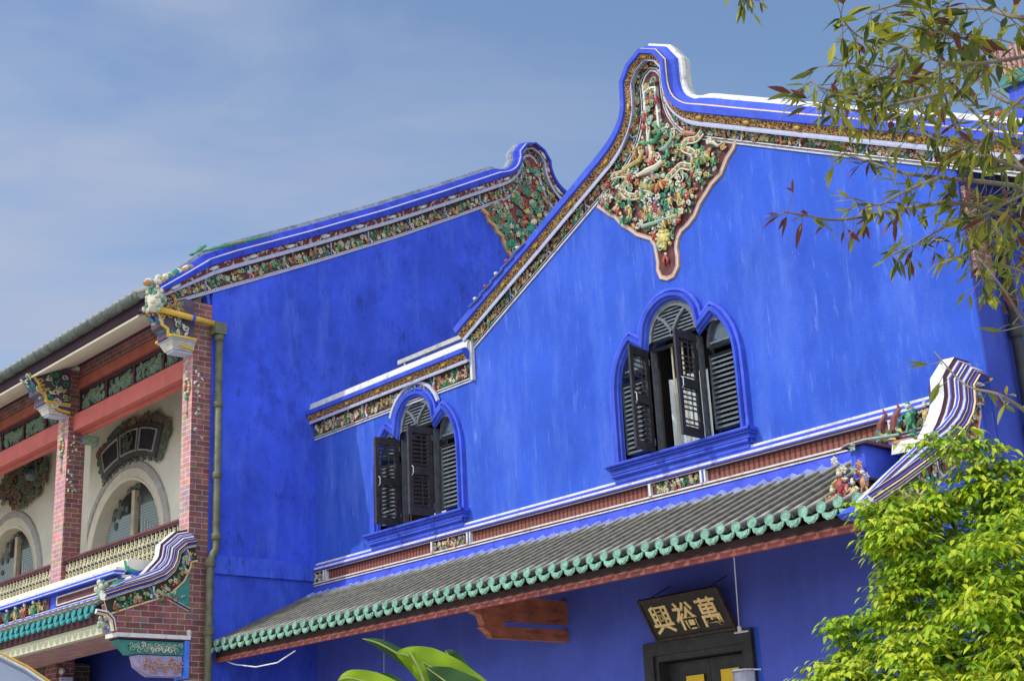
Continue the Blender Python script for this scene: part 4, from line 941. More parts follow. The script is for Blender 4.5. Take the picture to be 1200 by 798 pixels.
# eave-level band, beams, carved panels
for k in range(len(PX_)-1):
    x1 = PX_[k][0]; x0 = PX_[k+1][1]
    mb = MB(); mb.box(x0, x1, -1.80, -1.70, 8.172, 8.36); mb.build('brick_course', brick, blk)
    mb = MB(); mb.box(x0, x1, -1.84, -1.70, 8.362, 8.40); mb.box(x0, x1, -1.82, -1.70, 8.155, 8.170); mb.build('cornice_strip', purple, blk)
    mb = MB(); mb.box(x0, x1, -1.83, -1.68, 8.00, 8.153); o = mb.build('upper_beam', mat('terracotta_paint', (.36,.10,.07), .7, .2, 5), blk)
    mb = MB(); mb.box(x0, x1, -1.78, -1.70, 7.94, 7.998); mb.box(x0, x1, -1.78, -1.70, 7.60, 7.668)
    n_ = 4; 
    for q in range(n_+1): xx = x0+(x1-x0)*q/n_; mb.box(max(x0, xx-.03), min(x1, xx+.03), -1.775, -1.70, 7.669, 7.939)
    fr_ = mb.build('panel_frame', mat('plum_frame', (.06,.022,.03), .7), blk)
    for q in range(n_):
        a = x0+(x1-x0)*q/n_+.035; b = x0+(x1-x0)*(q+1)/n_-.035; mb = MB(); mb.box(a, b, -1.74, -1.70, 7.67, 7.938); pn = mb.build('carved_panel', mat('panel_green', (.03,.05,.04), .8), fr_)
        if k < 3:
            rel = MB(); rnd = random.Random(70+q+k*5)
            for j in range(70 if k < 2 else 25): swirl(rel, Fy(-1.74), rnd.uniform(a+.04, b-.04), rnd.uniform(7.70, 7.91), .0, rnd.uniform(.03,.055), 0, 1.3, rnd.random()*6, .010, rnd.choice((-1, 1)))
            rel.build('carving', mat('carved_sage', (.17,.24,.17), .7, .3, 20), pn)
    mb = MB(); mb.box(x0, x1, -1.86, -1.74, 7.345, 7.598); mb.box(x0, x1, -1.739, -1.66, 7.31, 7.59); mb.build('lower_beam', salmon, blk)
# verandah back wall with arched windows
YW = -.6
arches = []
a1 = at(150,560,1,YW); 
def archhole(cx, z0, w, r): return [(cx-w, z0), (cx+w, z0), (cx+w, 5.74)]+arc(cx, 5.74, r, 0, 180, 18)[1:-1]+[(cx-w, 5.74)]
XA = [-20.36]; pitchA = 4.34
XA += [XA[0]-pitchA*k for k in (1, 2, 3)]
AR = 1.15; ZA = 5.74
mb = MB(); plate(mb, [(-46,2.4),(XL-.31,2.4),(XL-.31,8.6),(-46,8.6)], [archhole(x, 3.4, AR, AR) for x in XA], -.25, 0, Fy(YW)); mb.build('verandah_wall', cream, blk)
mb = MB(); mb.box(-46, XL-.31, -1.68, YW, 8.50, 8.56); mb.box(-46, XL-.31, -2.6, YW, 4.70, 4.86); mb.build('verandah_floor', cream, blk)
for k, x in enumerate(XA):
    pth = [(x-AR, 4.9), (x-AR, ZA)]+arc(x, ZA, AR, 180, 0, 20)[1:-1]+[(x+AR, ZA), (x+AR, 4.9)]
    mb = sweep(pth, [(.29, .0), (.28, .035), (.17, .05), (.165, .02), (.03, .02), (.02, .035), (-.02, .02), (-.035, -.22)], Fy(YW), mats=[0, 0, 0, 1, 1, 1, 1]); aw = mb.build('arched_window', [grey_st, mat('cream_reveal', (.66,.61,.48), .8, .08)], blk)
    mb = MB()
    for c_ in (-.02,): mb.box(x+c_-.05, x+c_+.05, YW+.12, YW+.2, 4.9, ZA+1.0)
    mb.build('mullion', mat('tan_post', (.52,.44,.30), .7), aw)
    mb = MB(); mb.box(x-AR, x-.10, YW+.2, YW+.22, 4.9, 6.42); mb.box(x+.08, x+AR*.8, YW+.2, YW+.22, 4.9, 6.50); mb.build('blind', blind_m, aw)
    mb = MB()
    for q in range(5): mb.tube([(x+.2+q*.09, YW+.17, 4.9), (x+.2+q*.09, YW+.17, 6.3-.05*q)], .007, 4)
    mb.build('cord', metal_w, aw)
    mb = MB(); mb.box(x-AR, x+AR, YW+.5, YW+.52, 4.9, 7.1); mb.build('backing', mat('dim_room', (.30,.32,.32), .9), aw)
    mb = MB(); random.seed(k)
    for q in range(20): t = random.uniform(20, 160); rr = AR*random.uniform(.72,.96); ball(mb, Fy(YW+.18), x+rr*math.cos(R(t)), ZA+rr*math.sin(R(t)), 0, .05, 0, 1.3, random.random()*3, .4)
    mb.build('fret', mat('fret_grey', (.10,.11,.10), .8), aw)
# fan shaped plaque over the first arch, flower plaque over the next ones
def plaque_fan(cx, cz):
    mb = MB()
    def fan(r0, r1, a0, a1, n=10): return arc(0, 0, r1, a0, a1, n)+arc(0, 0, r0, a1, a0, n)
    sh_ = lambda pts: [(cx+x, cz+z) for x, z in pts]
    plate(mb, sh_(fan(2.02, 2.52, 114, 66)), [], 0, .10, Fy(YW)); o = mb.build('fan_plaque', mat('plaque_slate', (.085,.075,.085), .7, .3, 12), blk)
    for (a0, a1) in ((112,98.5),(97,83),(81.5,68)):
        m2 = MB(); f_ = sh_(fan(2.09, 2.45, a0, a1, 5)); plate(m2, f_, [], .10, .112, Fy(YW)); pn = m2.build('picture_panel', mat('plaque_dark', (.035,.032,.04), .7), o)
        sweep(f_+[f_[0]], [(0,.10),(0,.13),(-.02,.13),(-.022,.11)], Fy(YW)).build('panel_frame', grey_st, pn)
    rel = MB(); rnd = random.Random(3); random.seed(9)
    for t in range(64, 117, 2):
        for q in range(3):
            rr = 2.54+rnd.uniform(-.02,.12)*(1 if 70 < t < 110 else .6); a = R(t+rnd.uniform(-1,1)); swirl(rel, Fy(YW), cx+rr*math.cos(a), cz+rr*math.sin(a), .04, .06, rnd.choice((0, 1, 2, 3, 2)), 1.2, rnd.random()*6, .018)
    for sg in (64.5, 115.5):
        for q in range(34): rr = rnd.uniform(1.98, 2.54); a = R(sg+rnd.uniform(-1.8,1.8)); swirl(rel, Fy(YW), cx+rr*math.cos(a), cz+rr*math.sin(a), .04, .07, rnd.choice((0, 1, 3, 1)), 1.2, rnd.random()*6, .018)
    for t in range(68, 113, 3): rr = 1.98; a = R(t); swirl(rel, Fy(YW), cx+rr*math.cos(a), cz+rr*math.sin(a), .03, .04, 0, 1, t, .014)
    for k_ in range(7): leaf(rel, Fy(YW), cx, cz+2.56, .06, .15, .06, R(90+(k_-3)*26), 3, .4)
    for q in range(22): flower(rel, Fy(YW), cx+rnd.uniform(-.16,.16), cz+rnd.uniform(2.13,2.40), .115, .05, rnd.choice((1, 0, 2)), 2)
    rel.build('relief', [mat('plaq_a', (.10,.13,.10), .7, .3, 20), mat('plaq_b', (.14,.19,.13), .7, .3, 20), mat('plaq_c', (.20,.10,.07), .7, .3, 20), mat('plaq_d', (.24,.20,.11), .7, .3, 20)], o)
c1_ = at(158,552,1,YW); plaque_fan(XA[0]+.22, 5.17)
for k in (1, 2):
    cx = XA[k]+.55; cz = 7.66; rel = MB(); rnd = random.Random(k); random.seed(k)
    mb = MB(); plate(mb, [(cx+.85*math.cos(t/12*6.28)*(1+.1*math.sin(t*3)), cz+.42*math.sin(t/12*6.28)) for t in range(12)], [], 0, .04, Fy(YW)); o = mb.build('flower_plaque', mat('plaque_slate', (.085,.075,.085)), blk)
    for q in range(150):
        a = rnd.random()*6.28; rr = math.sqrt(rnd.random()); u, v = cx+1.0*rr*math.cos(a), cz+.5*rr*math.sin(a)
        (flower(rel, Fy(YW), u, v, .04, .10, rnd.choice((0, 1, 2, 3)), 3) if q % 2 else swirl(rel, Fy(YW), u, v, .05, .08, rnd.choice((0, 1, 2, 3)), 1.2, rnd.random()*6, .022))
    rel.build('relief', [MATS['plaq_a'], MATS['plaq_b'], MATS['plaq_c'], MATS['plaq_d']], o)
lp2 = at(36,555,1,-1.2); lamp = thing('pendant_lamp', 'glass pendant lamp hanging in the left verandah opening', 'lamp', tuple(lp2))
mb = MB(); mb.blob(lp2, Vector((.10,0,0)), Vector((0,.10,0)), Vector((0,0,.12)), 0, 12, 7); mb.build('globe', glass, lamp, True)
mb = MB(); mb.tube([lp2+Vector((0,0,.12)), Vector((lp2.x, lp2.y, 8.5))], .01, 5); mb.blob(lp2+Vector((0,0,.14)), Vector((.13,0,0)), Vector((0,.13,0)), Vector((0,0,.02)), 0, 10, 3); mb.build('rod', blackp, lamp)

# balustrade ------------------------------------------------------------
for k in range(3):
    x1 = PX_[k][0]; x0 = PX_[k+1][1]
    mb = MB(); mb.box(x0+.001, x1-.001, -1.90, -1.80, 5.40, 5.43); mb.box(x0+.001, x1-.001, -1.885, -1.81, 5.375, 5.398); mb.box(x0+.001, x1-.001, -1.90, -1.80, 4.9, 4.97); bal = mb.build('balustrade', mat('maroon_rail', (.12,.04,.045), .6), blk)
    mb = MB(); mb.box(x0+.001, x1-.001, -1.845, -1.84, 4.97, 5.375); mb.build('balustrade_back', mat('green_black', (.035,.04,.03), .8), bal)
    rel = MB(); rnd = random.Random(k); x = x0+.06
    while x < x1-.05:
        for z, sg in ((5.06, 1), (5.17, -1), (5.29, 1)):
            swirl(rel, Fy(-1.85), x, z, .0, .052, 0, 1.2, 1.57*sg, .0085, sg); 
        swirl(rel, Fy(-1.85), x+.055, 5.24, .0, .04, 1, 1.2, 0, .0085, 1); swirl(rel, Fy(-1.85), x+.055, 5.11, .0, .04, 1, 1.2, 3.14, .0085, -1)
        rel.tube([(x+.055,-1.865,4.97),(x+.055,-1.865,5.375)], .006, 4, 1)
        x += .115
    rel.build('scrollwork', [mat('scroll_cream', (.62,.54,.30), .6), mat('scroll_white', (.60,.58,.46), .6)], bal)

# ================================================================== LEFT CANOPY
can2 = thing('tiled_canopy', 'narrow turquoise-edged tiled ledge over the ground floor below the verandah balustrade', 'canopy', (-18, -2.6, 4))
X0, X1 = -34, XL-.25
mb = MB()
for (z0, z1, d, m) in ((4.70,4.735,.06,0),(4.67,4.698,.08,1),(4.655,4.668,.09,0),(4.64,4.653,.10,1),(4.43,4.445,.07,0),(4.41,4.428,.09,1),(4.385,4.408,.10,0)): mb.box(X0, X1, -2.72-d, -2.66, z0, z1, m)
mb.box(X0, X1, -2.72, -2.66, 4.30, 4.64, 1); mb.build('ledge_moulding', [white, blue_trim], can2)
# slopes behind the ledge up to the balustrade
mb = MB(); mb.hexa([(X0,-2.66,4.60),(X1,-2.66,4.60),(X1,-1.90,4.88),(X0,-1.90,4.88),(X0,-2.66,4.64),(X1,-2.66,4.64),(X1,-1.90,4.90),(X0,-1.90,4.90)]); mb.build('ledge_top', blue_trim, can2)
pans = [(-16.3,-18.05,'r'),(-18.25,-20.2,'f'),(-20.4,-22.4,'r'),(-22.6,-24.6,'f')]
for a, b, t in pans:
    mb = MB(); mb.box(b, a, -2.735, -2.721, 4.47, 4.62); o = mb.build('ledge_panel', maroon, can2)
    if t == 'f':
        rel = strip_relief([(b+.05, 4.47), (a-.05, 4.47)], .0, .15, Fy(-2.735), 0, 1.8, 9, int(-a)); 
        random.seed(int(-a))
        for q in range(6): figure(rel, Fy(-2.735), b+.2+q*.28, 4.54, .03, .24)
        rel.build('relief', RC, o)
    else:
        sweep([(b+.04,4.485),(b+.04,4.605),(a-.04,4.605),(a-.04,4.485),(b+.04,4.485)], [(0,0),(0,.012),(-.015,.012),(-.016,0)], Fy(-2.735)).build('border', white, o)
n2 = int((X1-.05+30)/.165)
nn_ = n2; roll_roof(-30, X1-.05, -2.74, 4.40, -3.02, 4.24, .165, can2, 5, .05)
eave_tiles(-30, X1-.05, min(n2, 85), -3.04, 4.22, can2, glaze2, .05)
mb = MB(); mb.box(-34, X1, -2.96, -2.93, 4.06, 4.17); mb.build('fascia_board', mat('plum_frame', (.06,.022,.03), .7), can2)
mb = MB(); mb.box(-34, X1-.02, -2.92, -2.82, 3.92, 4.058); mb.build('eave_beam', mat('cream_beam', (.60,.58,.40), .6, .08, 2), can2)
mb = MB(); mb.box(-34, X1-.02, -2.80, -1.9, 3.96, 4.0); mb.build('soffit', mat('pink_soffit', (.45,.26,.22), .8), can2)
# ground floor walls behind
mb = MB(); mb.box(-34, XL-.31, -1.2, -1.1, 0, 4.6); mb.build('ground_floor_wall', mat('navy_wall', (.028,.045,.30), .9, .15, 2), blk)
mb = MB(); mb.box(-22.2, -20.02, -1.9, -1.25, 0, 4.0); p_ = mb.build('ground_floor_pier', brick_dk, blk)
mb = MB(); mb.box(-20.019, -19.62, -1.88, -1.7, 3.70, 3.76, 0); 
for q in range(8): mb.blob((-19.98+q*.045, -1.85, 3.82+.03*(q % 3)), Vector((.05,0,0)), Vector((0,.05,0)), Vector((0,0,.05)), 1, 6, 3)
mb.build('pier_capital', [pale, RC[2]], p_)
# end wall of the ledge
pl = [(-3.06,4.27),(-2.76,4.38),(-2.46,4.48),(-2.26,4.57),(-2.14,4.68),(-2.085,4.80),(-2.07,4.90),(-1.98,4.98),(-1.86,5.01)]
FX = Fx(XL+.02)
mb = MB(); plate(mb, ([(-2.90,3.90),(-1.86,3.88),(-1.86,4.90),(-2.08,4.86),(-2.16,4.72),(-2.4,4.5),(-2.98,4.25)])[::-1][::-1], [], -.22, -.0, FX); e2 = mb.build('end_wall', brick, can2)
PF3 = [(n*.95, d*.9) for n, d in PF2]
pu = [(-2.72,4.48),(-2.58,4.44),(-2.42,4.48),(-2.27,4.57),(-2.145,4.68),(-2.085,4.80),(-2.07,4.90),(-1.98,4.98),(-1.86,5.01)]
sweep(pl, PF3[:19]+[(.15, -.06), (.02, -.07)], FX, mats=PM2[:18]+[0, 0], ns=[.6, .9]+[1]*(len(pl)-2)).build('coping', SL2, e2)
sweep(pu, [(.02, .0), (.14, .0)]+PF3[17:], FX, mats=[0, 0]+PM2[17:], ns=[.5,.6,.8,.95]+[1]*(len(pu)-4)).build('upper_coping', SL2, e2)
sweep(pl, [(-.19, .0), (-.185, .02), (-.17, .022), (-.165, .012), (-.01, .012), (-.005, .0)], FX, mats=[0, 0, 0, 1, 0]).build('frieze', [cream_l, mat('green_black', (.035,.04,.03))], e2)
rel = strip_relief(pl, -.16, -.02, FX, .014, 1.4, .6, 33)
rnd = random.Random(3)
for k in range(26): 
    t = rnd.random(); u = -2.42+t*.50; v = 4.40-.10*t+rnd.uniform(-.06,.10)*t; leaf(rel, FX, u, v, .015, .08, .04, rnd.random()*6, rnd.choice((0, 0, 1, 4, 5)))
rel.build('relief', RC, e2)
sweep([(-2.46,4.36),(-2.22,4.35),(-2.06,4.28),(-1.92,4.22)], [(-.02,0),(-.015,.025),(.01,.03),(.02,.02),(.03,0)], FX, mats=[0, 1, 0, 0]).build('lower_border', [white, purple], e2)
plate_ = MB(); plate(plate_, [(-2.44,4.40),(-1.92,4.26),(-1.92,4.62),(-2.06,4.60),(-2.2,4.45)], [], .0, .010, FX); plate_.build('green_ground', tealg, e2)
# corbelled brackets beneath
mb = MB(); mb.box(XL-.22, XL+.055, -2.90, -1.90, 3.85, 3.90, 0); mb.box(XL-.20, XL+.04, -2.86, -1.91, 3.83, 3.848, 1); mb.box(XL-.22, XL+.05, -1.94, -1.90, 3.85, 3.97, 0); mb.build('corbel_course', [white, purple], e2)
mb = MB(); plate(mb, [(-2.86,3.82),(-2.74,3.72),(-2.68,3.66),(-1.98,3.66),(-1.98,3.82)], [], -.2, 0, FX); o = mb.build('teal_corbel', tealg, e2)
rel = MB(); random.seed(2)
for q in range(26): swirl(rel, FX, -2.72+q*.028, 3.74+.03*math.sin(q*2.1), .0, .035, random.choice((0, 5, 5, 2)), 1.2, random.random()*6, .009, random.choice((-1, 1)))
rel.build('relief', RC, o)
mb = MB(); plate(mb, [(-2.60,3.65),(-2.56,3.52),(-2.44,3.44),(-2.38,3.41),(-1.99,3.41),(-1.99,3.65)], [], -.2, -.01, FX); o = mb.build('dragon_corbel', mat('faded_lilac', (.33,.28,.44), .8, .25, 12), e2)
rel = MB(); random.seed(14)
for q in range(16): swirl(rel, FX, -2.50+q*.033, 3.53+.05*math.sin(q*1.3), -.01, .045, 0, 1.2, random.random()*6, .010, random.choice((-1, 1)))
rel.build('relief', mat('faded_orange', (.45,.26,.20), .8), o)
mb = MB(); mb.box(XL-.2, XL+.045, -1.975, -1.91, 3.38, 3.84); mb.build('corner_fillet', mat('bright_blue', (.06,.20,.75), .6), e2)
sweep([(-3.16,4.16),(-3.02,4.14),(-2.93,4.06),(-2.90,3.92)][::-1], [(0,0),(0,.05),(.02,.055),(.035,.05),(.05,.03),(.055,0)], FX, mats=[0, 0, 1, 2, 0]).build('arch_edge', [white, purple, cream_l], e2)
rel = MB(); random.seed(12)
for q in range(26): u = random.uniform(-3.08,-2.86); v = random.uniform(3.92,4.12); ball(rel, FX, u, v, -.05, .03, random.choice((2, 2, 5, 3, 7)), 1.3, random.random()*3)
rel.build('volute', RC, e2)
# curled roof-end ornament
rel = MB(); random.seed(4)
rel.tube([(XL-.35,-2.62,4.84),(XL-.33,-2.58,4.72),(XL-.30,-2.45,4.68),(XL-.25,-2.30,4.70)], [.012,.04,.04,.02], 7, 0)
for q in range(3): rel.box(XL-.42+q*.02, XL-.22, -2.80+q*.05, -2.45+q*.03, 4.48+q*.06, 4.52+q*.06, (5, 0, 2)[q])
for q in range(22): rel.blob((XL-.38+random.uniform(-.05,.1), -2.90+random.uniform(-.05,.15), 4.42+random.uniform(-.06,.14)), Vector((.03,0,0)), Vector((0,.03,0)), Vector((0,0,.04)), random.choice((5, 5, 2, 0)), 6, 3)
rel.build('roof_end_ornament', RC, can2)
mb = MB(); mb.box(XL-.30, XL+.06, -1.96, -1.60, 0, 3.36); mb.build('stone_base', mat('pale_stone', (.48,.44,.38), .85, .15, 6), blk)

# ================================================================== PIPES
def pipe(name, label, pts, r, m, collars, parent=None):
    mb = MB(); mb.tube(pts, r, 12); 
    for c in collars: c = Vector(c); mb.tube([c+Vector((0,0,-.05)), c+Vector((0,0,-.03)), c+Vector((0,0,.03)), c+Vector((0,0,.05))], [r*1.1, r*1.35, r*1.35, r*1.1], 12)
    return tag(mb.build(name, m, None, True), label, 'drainpipe')
pxx = XL+.10
dp = thing('drainpipe', 'olive drainpipe with yellow inclined arm at the corner between brick and blue side wall', 'drainpipe', (pxx, -1.6, 0))
mb = MB(); mb.tube([(pxx,-1.60,7.93),(pxx,-1.60,5.10),(pxx,-1.60,4.98),(pxx+.02,-1.66,4.90),(pxx+.04,-1.70,4.84),(pxx+.04,-1.70,4.7),(pxx+.04,-1.70,0)], .050, 12)
for z in (7.82, 6.9, 5.95, 5.15): mb.tube([(pxx,-1.60,z-.05),(pxx,-1.60,z-.03),(pxx,-1.60,z+.03),(pxx,-1.60,z+.05)], [.051,.066,.066,.051], 12)
for z in (4.80, 3.95, 2.9): mb.tube([(pxx+.04,-1.70,z-.06),(pxx+.04,-1.70,z-.03),(pxx+.04,-1.70,z+.03),(pxx+.04,-1.70,z+.06)], [.051,.070,.070,.051], 12)
mb.build('pipe', olive, dp, True)
mb = MB(); mb.box(XL+.01, pxx+.07, -1.70, -1.53, 7.86, 8.02); mb.build('pipe_shoe', olive, dp)
mb = MB(); a = Vector((XL+.10,-2.50,8.05)); b = Vector((XL+.12,-1.60,7.99)); mb.tube([a, b], .040, 12); mb.build('inclined_arm', yellowp, dp, True)
mb = MB(); m_ = a.lerp(b,.55); mb.tube([m_+(b-a)*-.02, m_+(b-a)*.02], .052, 12); mb.build('collar', blue_trim, dp)
dp2 = thing('drainpipe', 'black drainpipe on the shaded blue wall beyond the canopy end', 'drainpipe', (XR+.09, .45, 0))
mb = MB(); mb.tube([(XR+.09,.46,6.3),(XR+.09,.46,0)], .050, 12)
for z in (5.45, 4.55, 3.5): mb.tube([(XR+.09,.46,z-.07),(XR+.09,.46,z-.05),(XR+.09,.46,z+.05),(XR+.09,.46,z+.07)], [.051,.066,.066,.051], 12)
mb.build('pipe', blackp, dp2, True)

# ================================================================== FAR TEMPLE ROOF TOP RIGHT
fr = thing('rear_pavilion', 'far red-roofed pavilion with an ornate pink fluted finial behind the right gable slope', 'building', (-11.4, 15, 0))
c = far(1196, 92, 26)
mb = MB(); mb.box(c.x-1.5, c.x+2.5, c.y, c.y+4, 0, c.z-1.6); mb.build('wall', blue_low, fr)
mb = MB(); mb.hexa([(c.x-2,c.y-.5,c.z-1.6),(c.x+3,c.y-.5,c.z-1.6),(c.x+3,c.y+4.5,c.z-1.6),(c.x-2,c.y+4.5,c.z-1.6),(c.x-1,c.y+1.5,c.z-.6),(c.x+2,c.y+1.5,c.z-.6),(c.x+2,c.y+2,c.z-.6),(c.x-1,c.y+2,c.z-.6)]); mb.build('roof', mat('orange_tile', (.55,.13,.07), .8, .2, 5), fr)
mb = MB(); random.seed(1)
mb.box(c.x-.20, c.x+.25, c.y-.1, c.y+.3, c.z-1.2, c.z-.15, 0); mb.box(c.x-.28, c.x+.33, c.y-.18, c.y+.38, c.z-.15, c.z+.08, 1)
for q in range(7): mb.tube([(c.x-.24+q*.09, c.y-.16, c.z+.08), (c.x-.26+q*.095, c.y-.20, c.z+.52)], .038, 6, 2)
mb.box(c.x-.22, c.x+.27, c.y-.12, c.y+.3, c.z+.08, c.z+.50, 3)
for q in range(5): mb.tube([(c.x-.24+q*.13, c.y-.18, c.z+.52), (c.x-.24+q*.13, c.y-.2, c.z+.64)], [.04,.005], 6, 4)
for q in range(26): mb.blob((c.x-1.2+random.uniform(0,.9), c.y-.3, c.z-1.0+random.uniform(0,.5)), Vector((.09,0,0)), Vector((0,.09,0)), Vector((0,0,.09)), random.choice((4, 4, 2, 1)), 6, 3)
mb.build('finial', [blue_trim, tealg, mat('finial_pink', (.55,.30,.27), .7), mat('finial_cream', (.5,.42,.36), .7), RC[4]], fr)

# ================================================================== HOOD BOTTOM LEFT
hd = thing('vehicle_hood', 'pale blue-grey curved hood with a yellow and white rim at the lower left', 'hood', (-10.4, -6.6, 1.5))
Hc = [far(-60, 735, 9.0), far(0, 768, 9.0), far(30, 783, 9.0), far(58, 802, 9.0), far(75, 830, 9.0)]
mb = MB(); sidev = Vector((-.55,-.5,-.12)); v = []; 
for p in Hc:
    for k in range(6): v.append(p+sidev*(k/5*1.1)+Vector((0,0,-.10*(k/5)**2-.012*k)))
mb.add(v, [(i*6+k, i*6+k+1, (i+1)*6+k+1, (i+1)*6+k) for i in range(len(Hc)-1) for k in range(5)]); 
v2 = [(x, y, z-.03) for x, y, z in v]; mb.add(v2, [(i*6+k, (i+1)*6+k, (i+1)*6+k+1, i*6+k+1) for i in range(len(Hc)-1) for k in range(5)])
mb.build('shell', mat('hood_grey', (.36,.42,.58), .5, .15, 3), hd, True)
mb = MB(); mb.tube(Hc, .009, 8); mb.build('rim', white, hd, True)
mb = MB(); mb.tube([p+Vector((.008,.008,.012)) for p in Hc], .006, 8); mb.build('piping', yellowp, hd, True)
mb = MB(); b_ = Hc[2]+sidev*.5; mb.tube([(b_.x, b_.y, b_.z-.1), (b_.x, b_.y, 0)], .03, 8); mb.build('support', blackp, hd)

# ================================================================== PLANTS
def leafmat(name, c, var=.3, tr=.35, scale=9, c2=None):
    return mat(name, c, .5, var, scale, .35, transl=tr, col2=c2)
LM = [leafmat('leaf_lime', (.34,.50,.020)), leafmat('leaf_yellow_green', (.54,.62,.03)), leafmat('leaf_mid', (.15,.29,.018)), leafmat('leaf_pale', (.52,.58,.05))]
bark = mat('bark', (.13,.11,.08), .9, .3, 12, bump=.5)
def add_leaf(mb, p, d, nrm, L, W, m, droop=.25, fold=.25):
    s_ = d.cross(nrm); s_ = s_.normalized() if s_.length > 1e-5 else Vector((1,0,0)); n_ = s_.cross(d).normalized()
    pts = []
    for t, w_ in ((.0, .0), (.25, .46), (.62, .54), (1, 0)):
        c_ = p+d*(L*t)+Vector((0,0,-droop*L*t*t)); pts.append((c_, w_*W))
    v = [pts[0][0], pts[1][0]+s_*pts[1][1]+n_*fold*W*.3, pts[1][0], pts[1][0]-s_*pts[1][1]+n_*fold*W*.3, pts[2][0]+s_*pts[2][1]*.8+n_*fold*W*.3, pts[2][0], pts[2][0]-s_*pts[2][1]*.8+n_*fold*W*.3, pts[3][0]]
    mb.add(v, [(0,2,1),(0,3,2),(1,2,5,4),(2,3,6,5),(4,5,7),(5,6,7)], m)
# bright tree, lower right
tr1 = thing('leafy_tree', 'bright yellow-green leafy tree in the lower right corner in front of the canopy end', 'tree', (-3.1, -6.2, 0))
rnd = random.Random(77)
outline = [(938,800),(950,775),(985,755),(968,745),(962,728),(990,712),(1015,716),(1030,704),(1020,680),(1035,660),(1012,648),(1008,638),(1012,612),(1000,597),(985,590),(995,580),(1030,583),(1055,577),(1075,580),(1090,562),(1115,570),(1135,560),(1148,548),(1175,558),(1200,552),(1330,530),(1400,700),(1330,900),(950,900)]
clumps = []
def dist_edge(p):
    m = 1e9
    for i in range(len(outline)):
        a = Vector(outline[i]); b = Vector(outline[(i+1) % len(outline)]); q = Vector(p); t = max(0, min(1, (q-a).dot(b-a)/max(1e-6, (b-a).length_squared))); m = min(m, (q-(a+(b-a)*t)).length)
    return m
tries = 0
while len(clumps) < 5800 and tries < 60000:
    tries += 1
    x = rnd.uniform(940, 1320); y = rnd.uniform(530, 880)
    if not in_poly((x, y), outline): continue
    de = dist_edge((x, y))
    if de < 6: continue
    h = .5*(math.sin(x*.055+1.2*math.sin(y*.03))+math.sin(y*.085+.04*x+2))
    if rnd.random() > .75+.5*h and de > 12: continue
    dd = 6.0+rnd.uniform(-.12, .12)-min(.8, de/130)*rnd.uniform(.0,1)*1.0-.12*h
    clumps.append((far(x, y, dd), h, de))
for (x, y, rr, cnt) in ((1025,600,22,26),(1045,588,14,10),(1105,520,26,30),(1150,540,30,40),(1185,548,20,26),(1080,570,20,16),(1140,530,20,9),(1152,515,12,5),(1075,520,8,3),(1125,560,22,14),(1125,508,16,6),(1100,600,10,4)):
    for q in range(cnt): clumps.append((far(x+rnd.uniform(-rr,rr), y+rnd.uniform(-rr,rr)*.6, 5.9), .4, 10))
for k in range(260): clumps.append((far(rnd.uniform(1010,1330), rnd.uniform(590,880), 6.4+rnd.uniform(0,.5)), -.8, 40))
crown = MB()
for (c, h, de) in clumps:
    az = rnd.random()*6.28; dr = Vector((math.cos(az), math.sin(az), rnd.uniform(-.35,.15))).normalized()
    n_ = rnd.choice((3, 5, 5, 7)); Ls = rnd.uniform(.05, .10)
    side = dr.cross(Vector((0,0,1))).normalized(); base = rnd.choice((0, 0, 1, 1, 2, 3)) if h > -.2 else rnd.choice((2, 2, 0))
    crown.tube([c-dr*.04, c+dr*Ls], .0012, 3, 2, False)
    for q in range(n_):
        t = (q//2)/max(1, n_//2); sg = 0 if q == n_-1 else (1 if q % 2 else -1)
        p = c+dr*(Ls*t); d = (dr*(.6 if sg else 1)+side*sg*.9+Vector((0,0,-.35+rnd.uniform(-.2,.2)))).normalized()
        nr = (Vector((0,-.25,1))+Vector((rnd.uniform(-.4,.4), rnd.uniform(-.4,.4), 0))).normalized()
        add_leaf(crown, p, d, nr, rnd.uniform(.020,.042), rnd.uniform(.013,.022), base if rnd.random() < .8 else rnd.randrange(4), .35)
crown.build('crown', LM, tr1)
base = far(1150, 760, 6.1); base = Vector((base.x, base.y, 0)); mb = MB()
top = far(1150, 640, 6.1)
mb.tube([base, base.lerp(top,.4)+Vector((.05,0,0)), base.lerp(top,.75), top], [.07,.055,.04,.02], 10)
for (x, y) in ((960,780),(1000,620),(1040,700),(1110,600),(1180,580),(1230,600),(1150,530),(1075,590),(1260,720),(1000,750)):
    e = far(x, y, 6.0); s0 = base.lerp(top, rnd.uniform(.55,.9)); mid = s0.lerp(e,.5)+Vector((0,0,.06)); mb.tube([s0, mid, e], [.022,.012,.004], 6)
mb.build('trunk', bark, tr1)

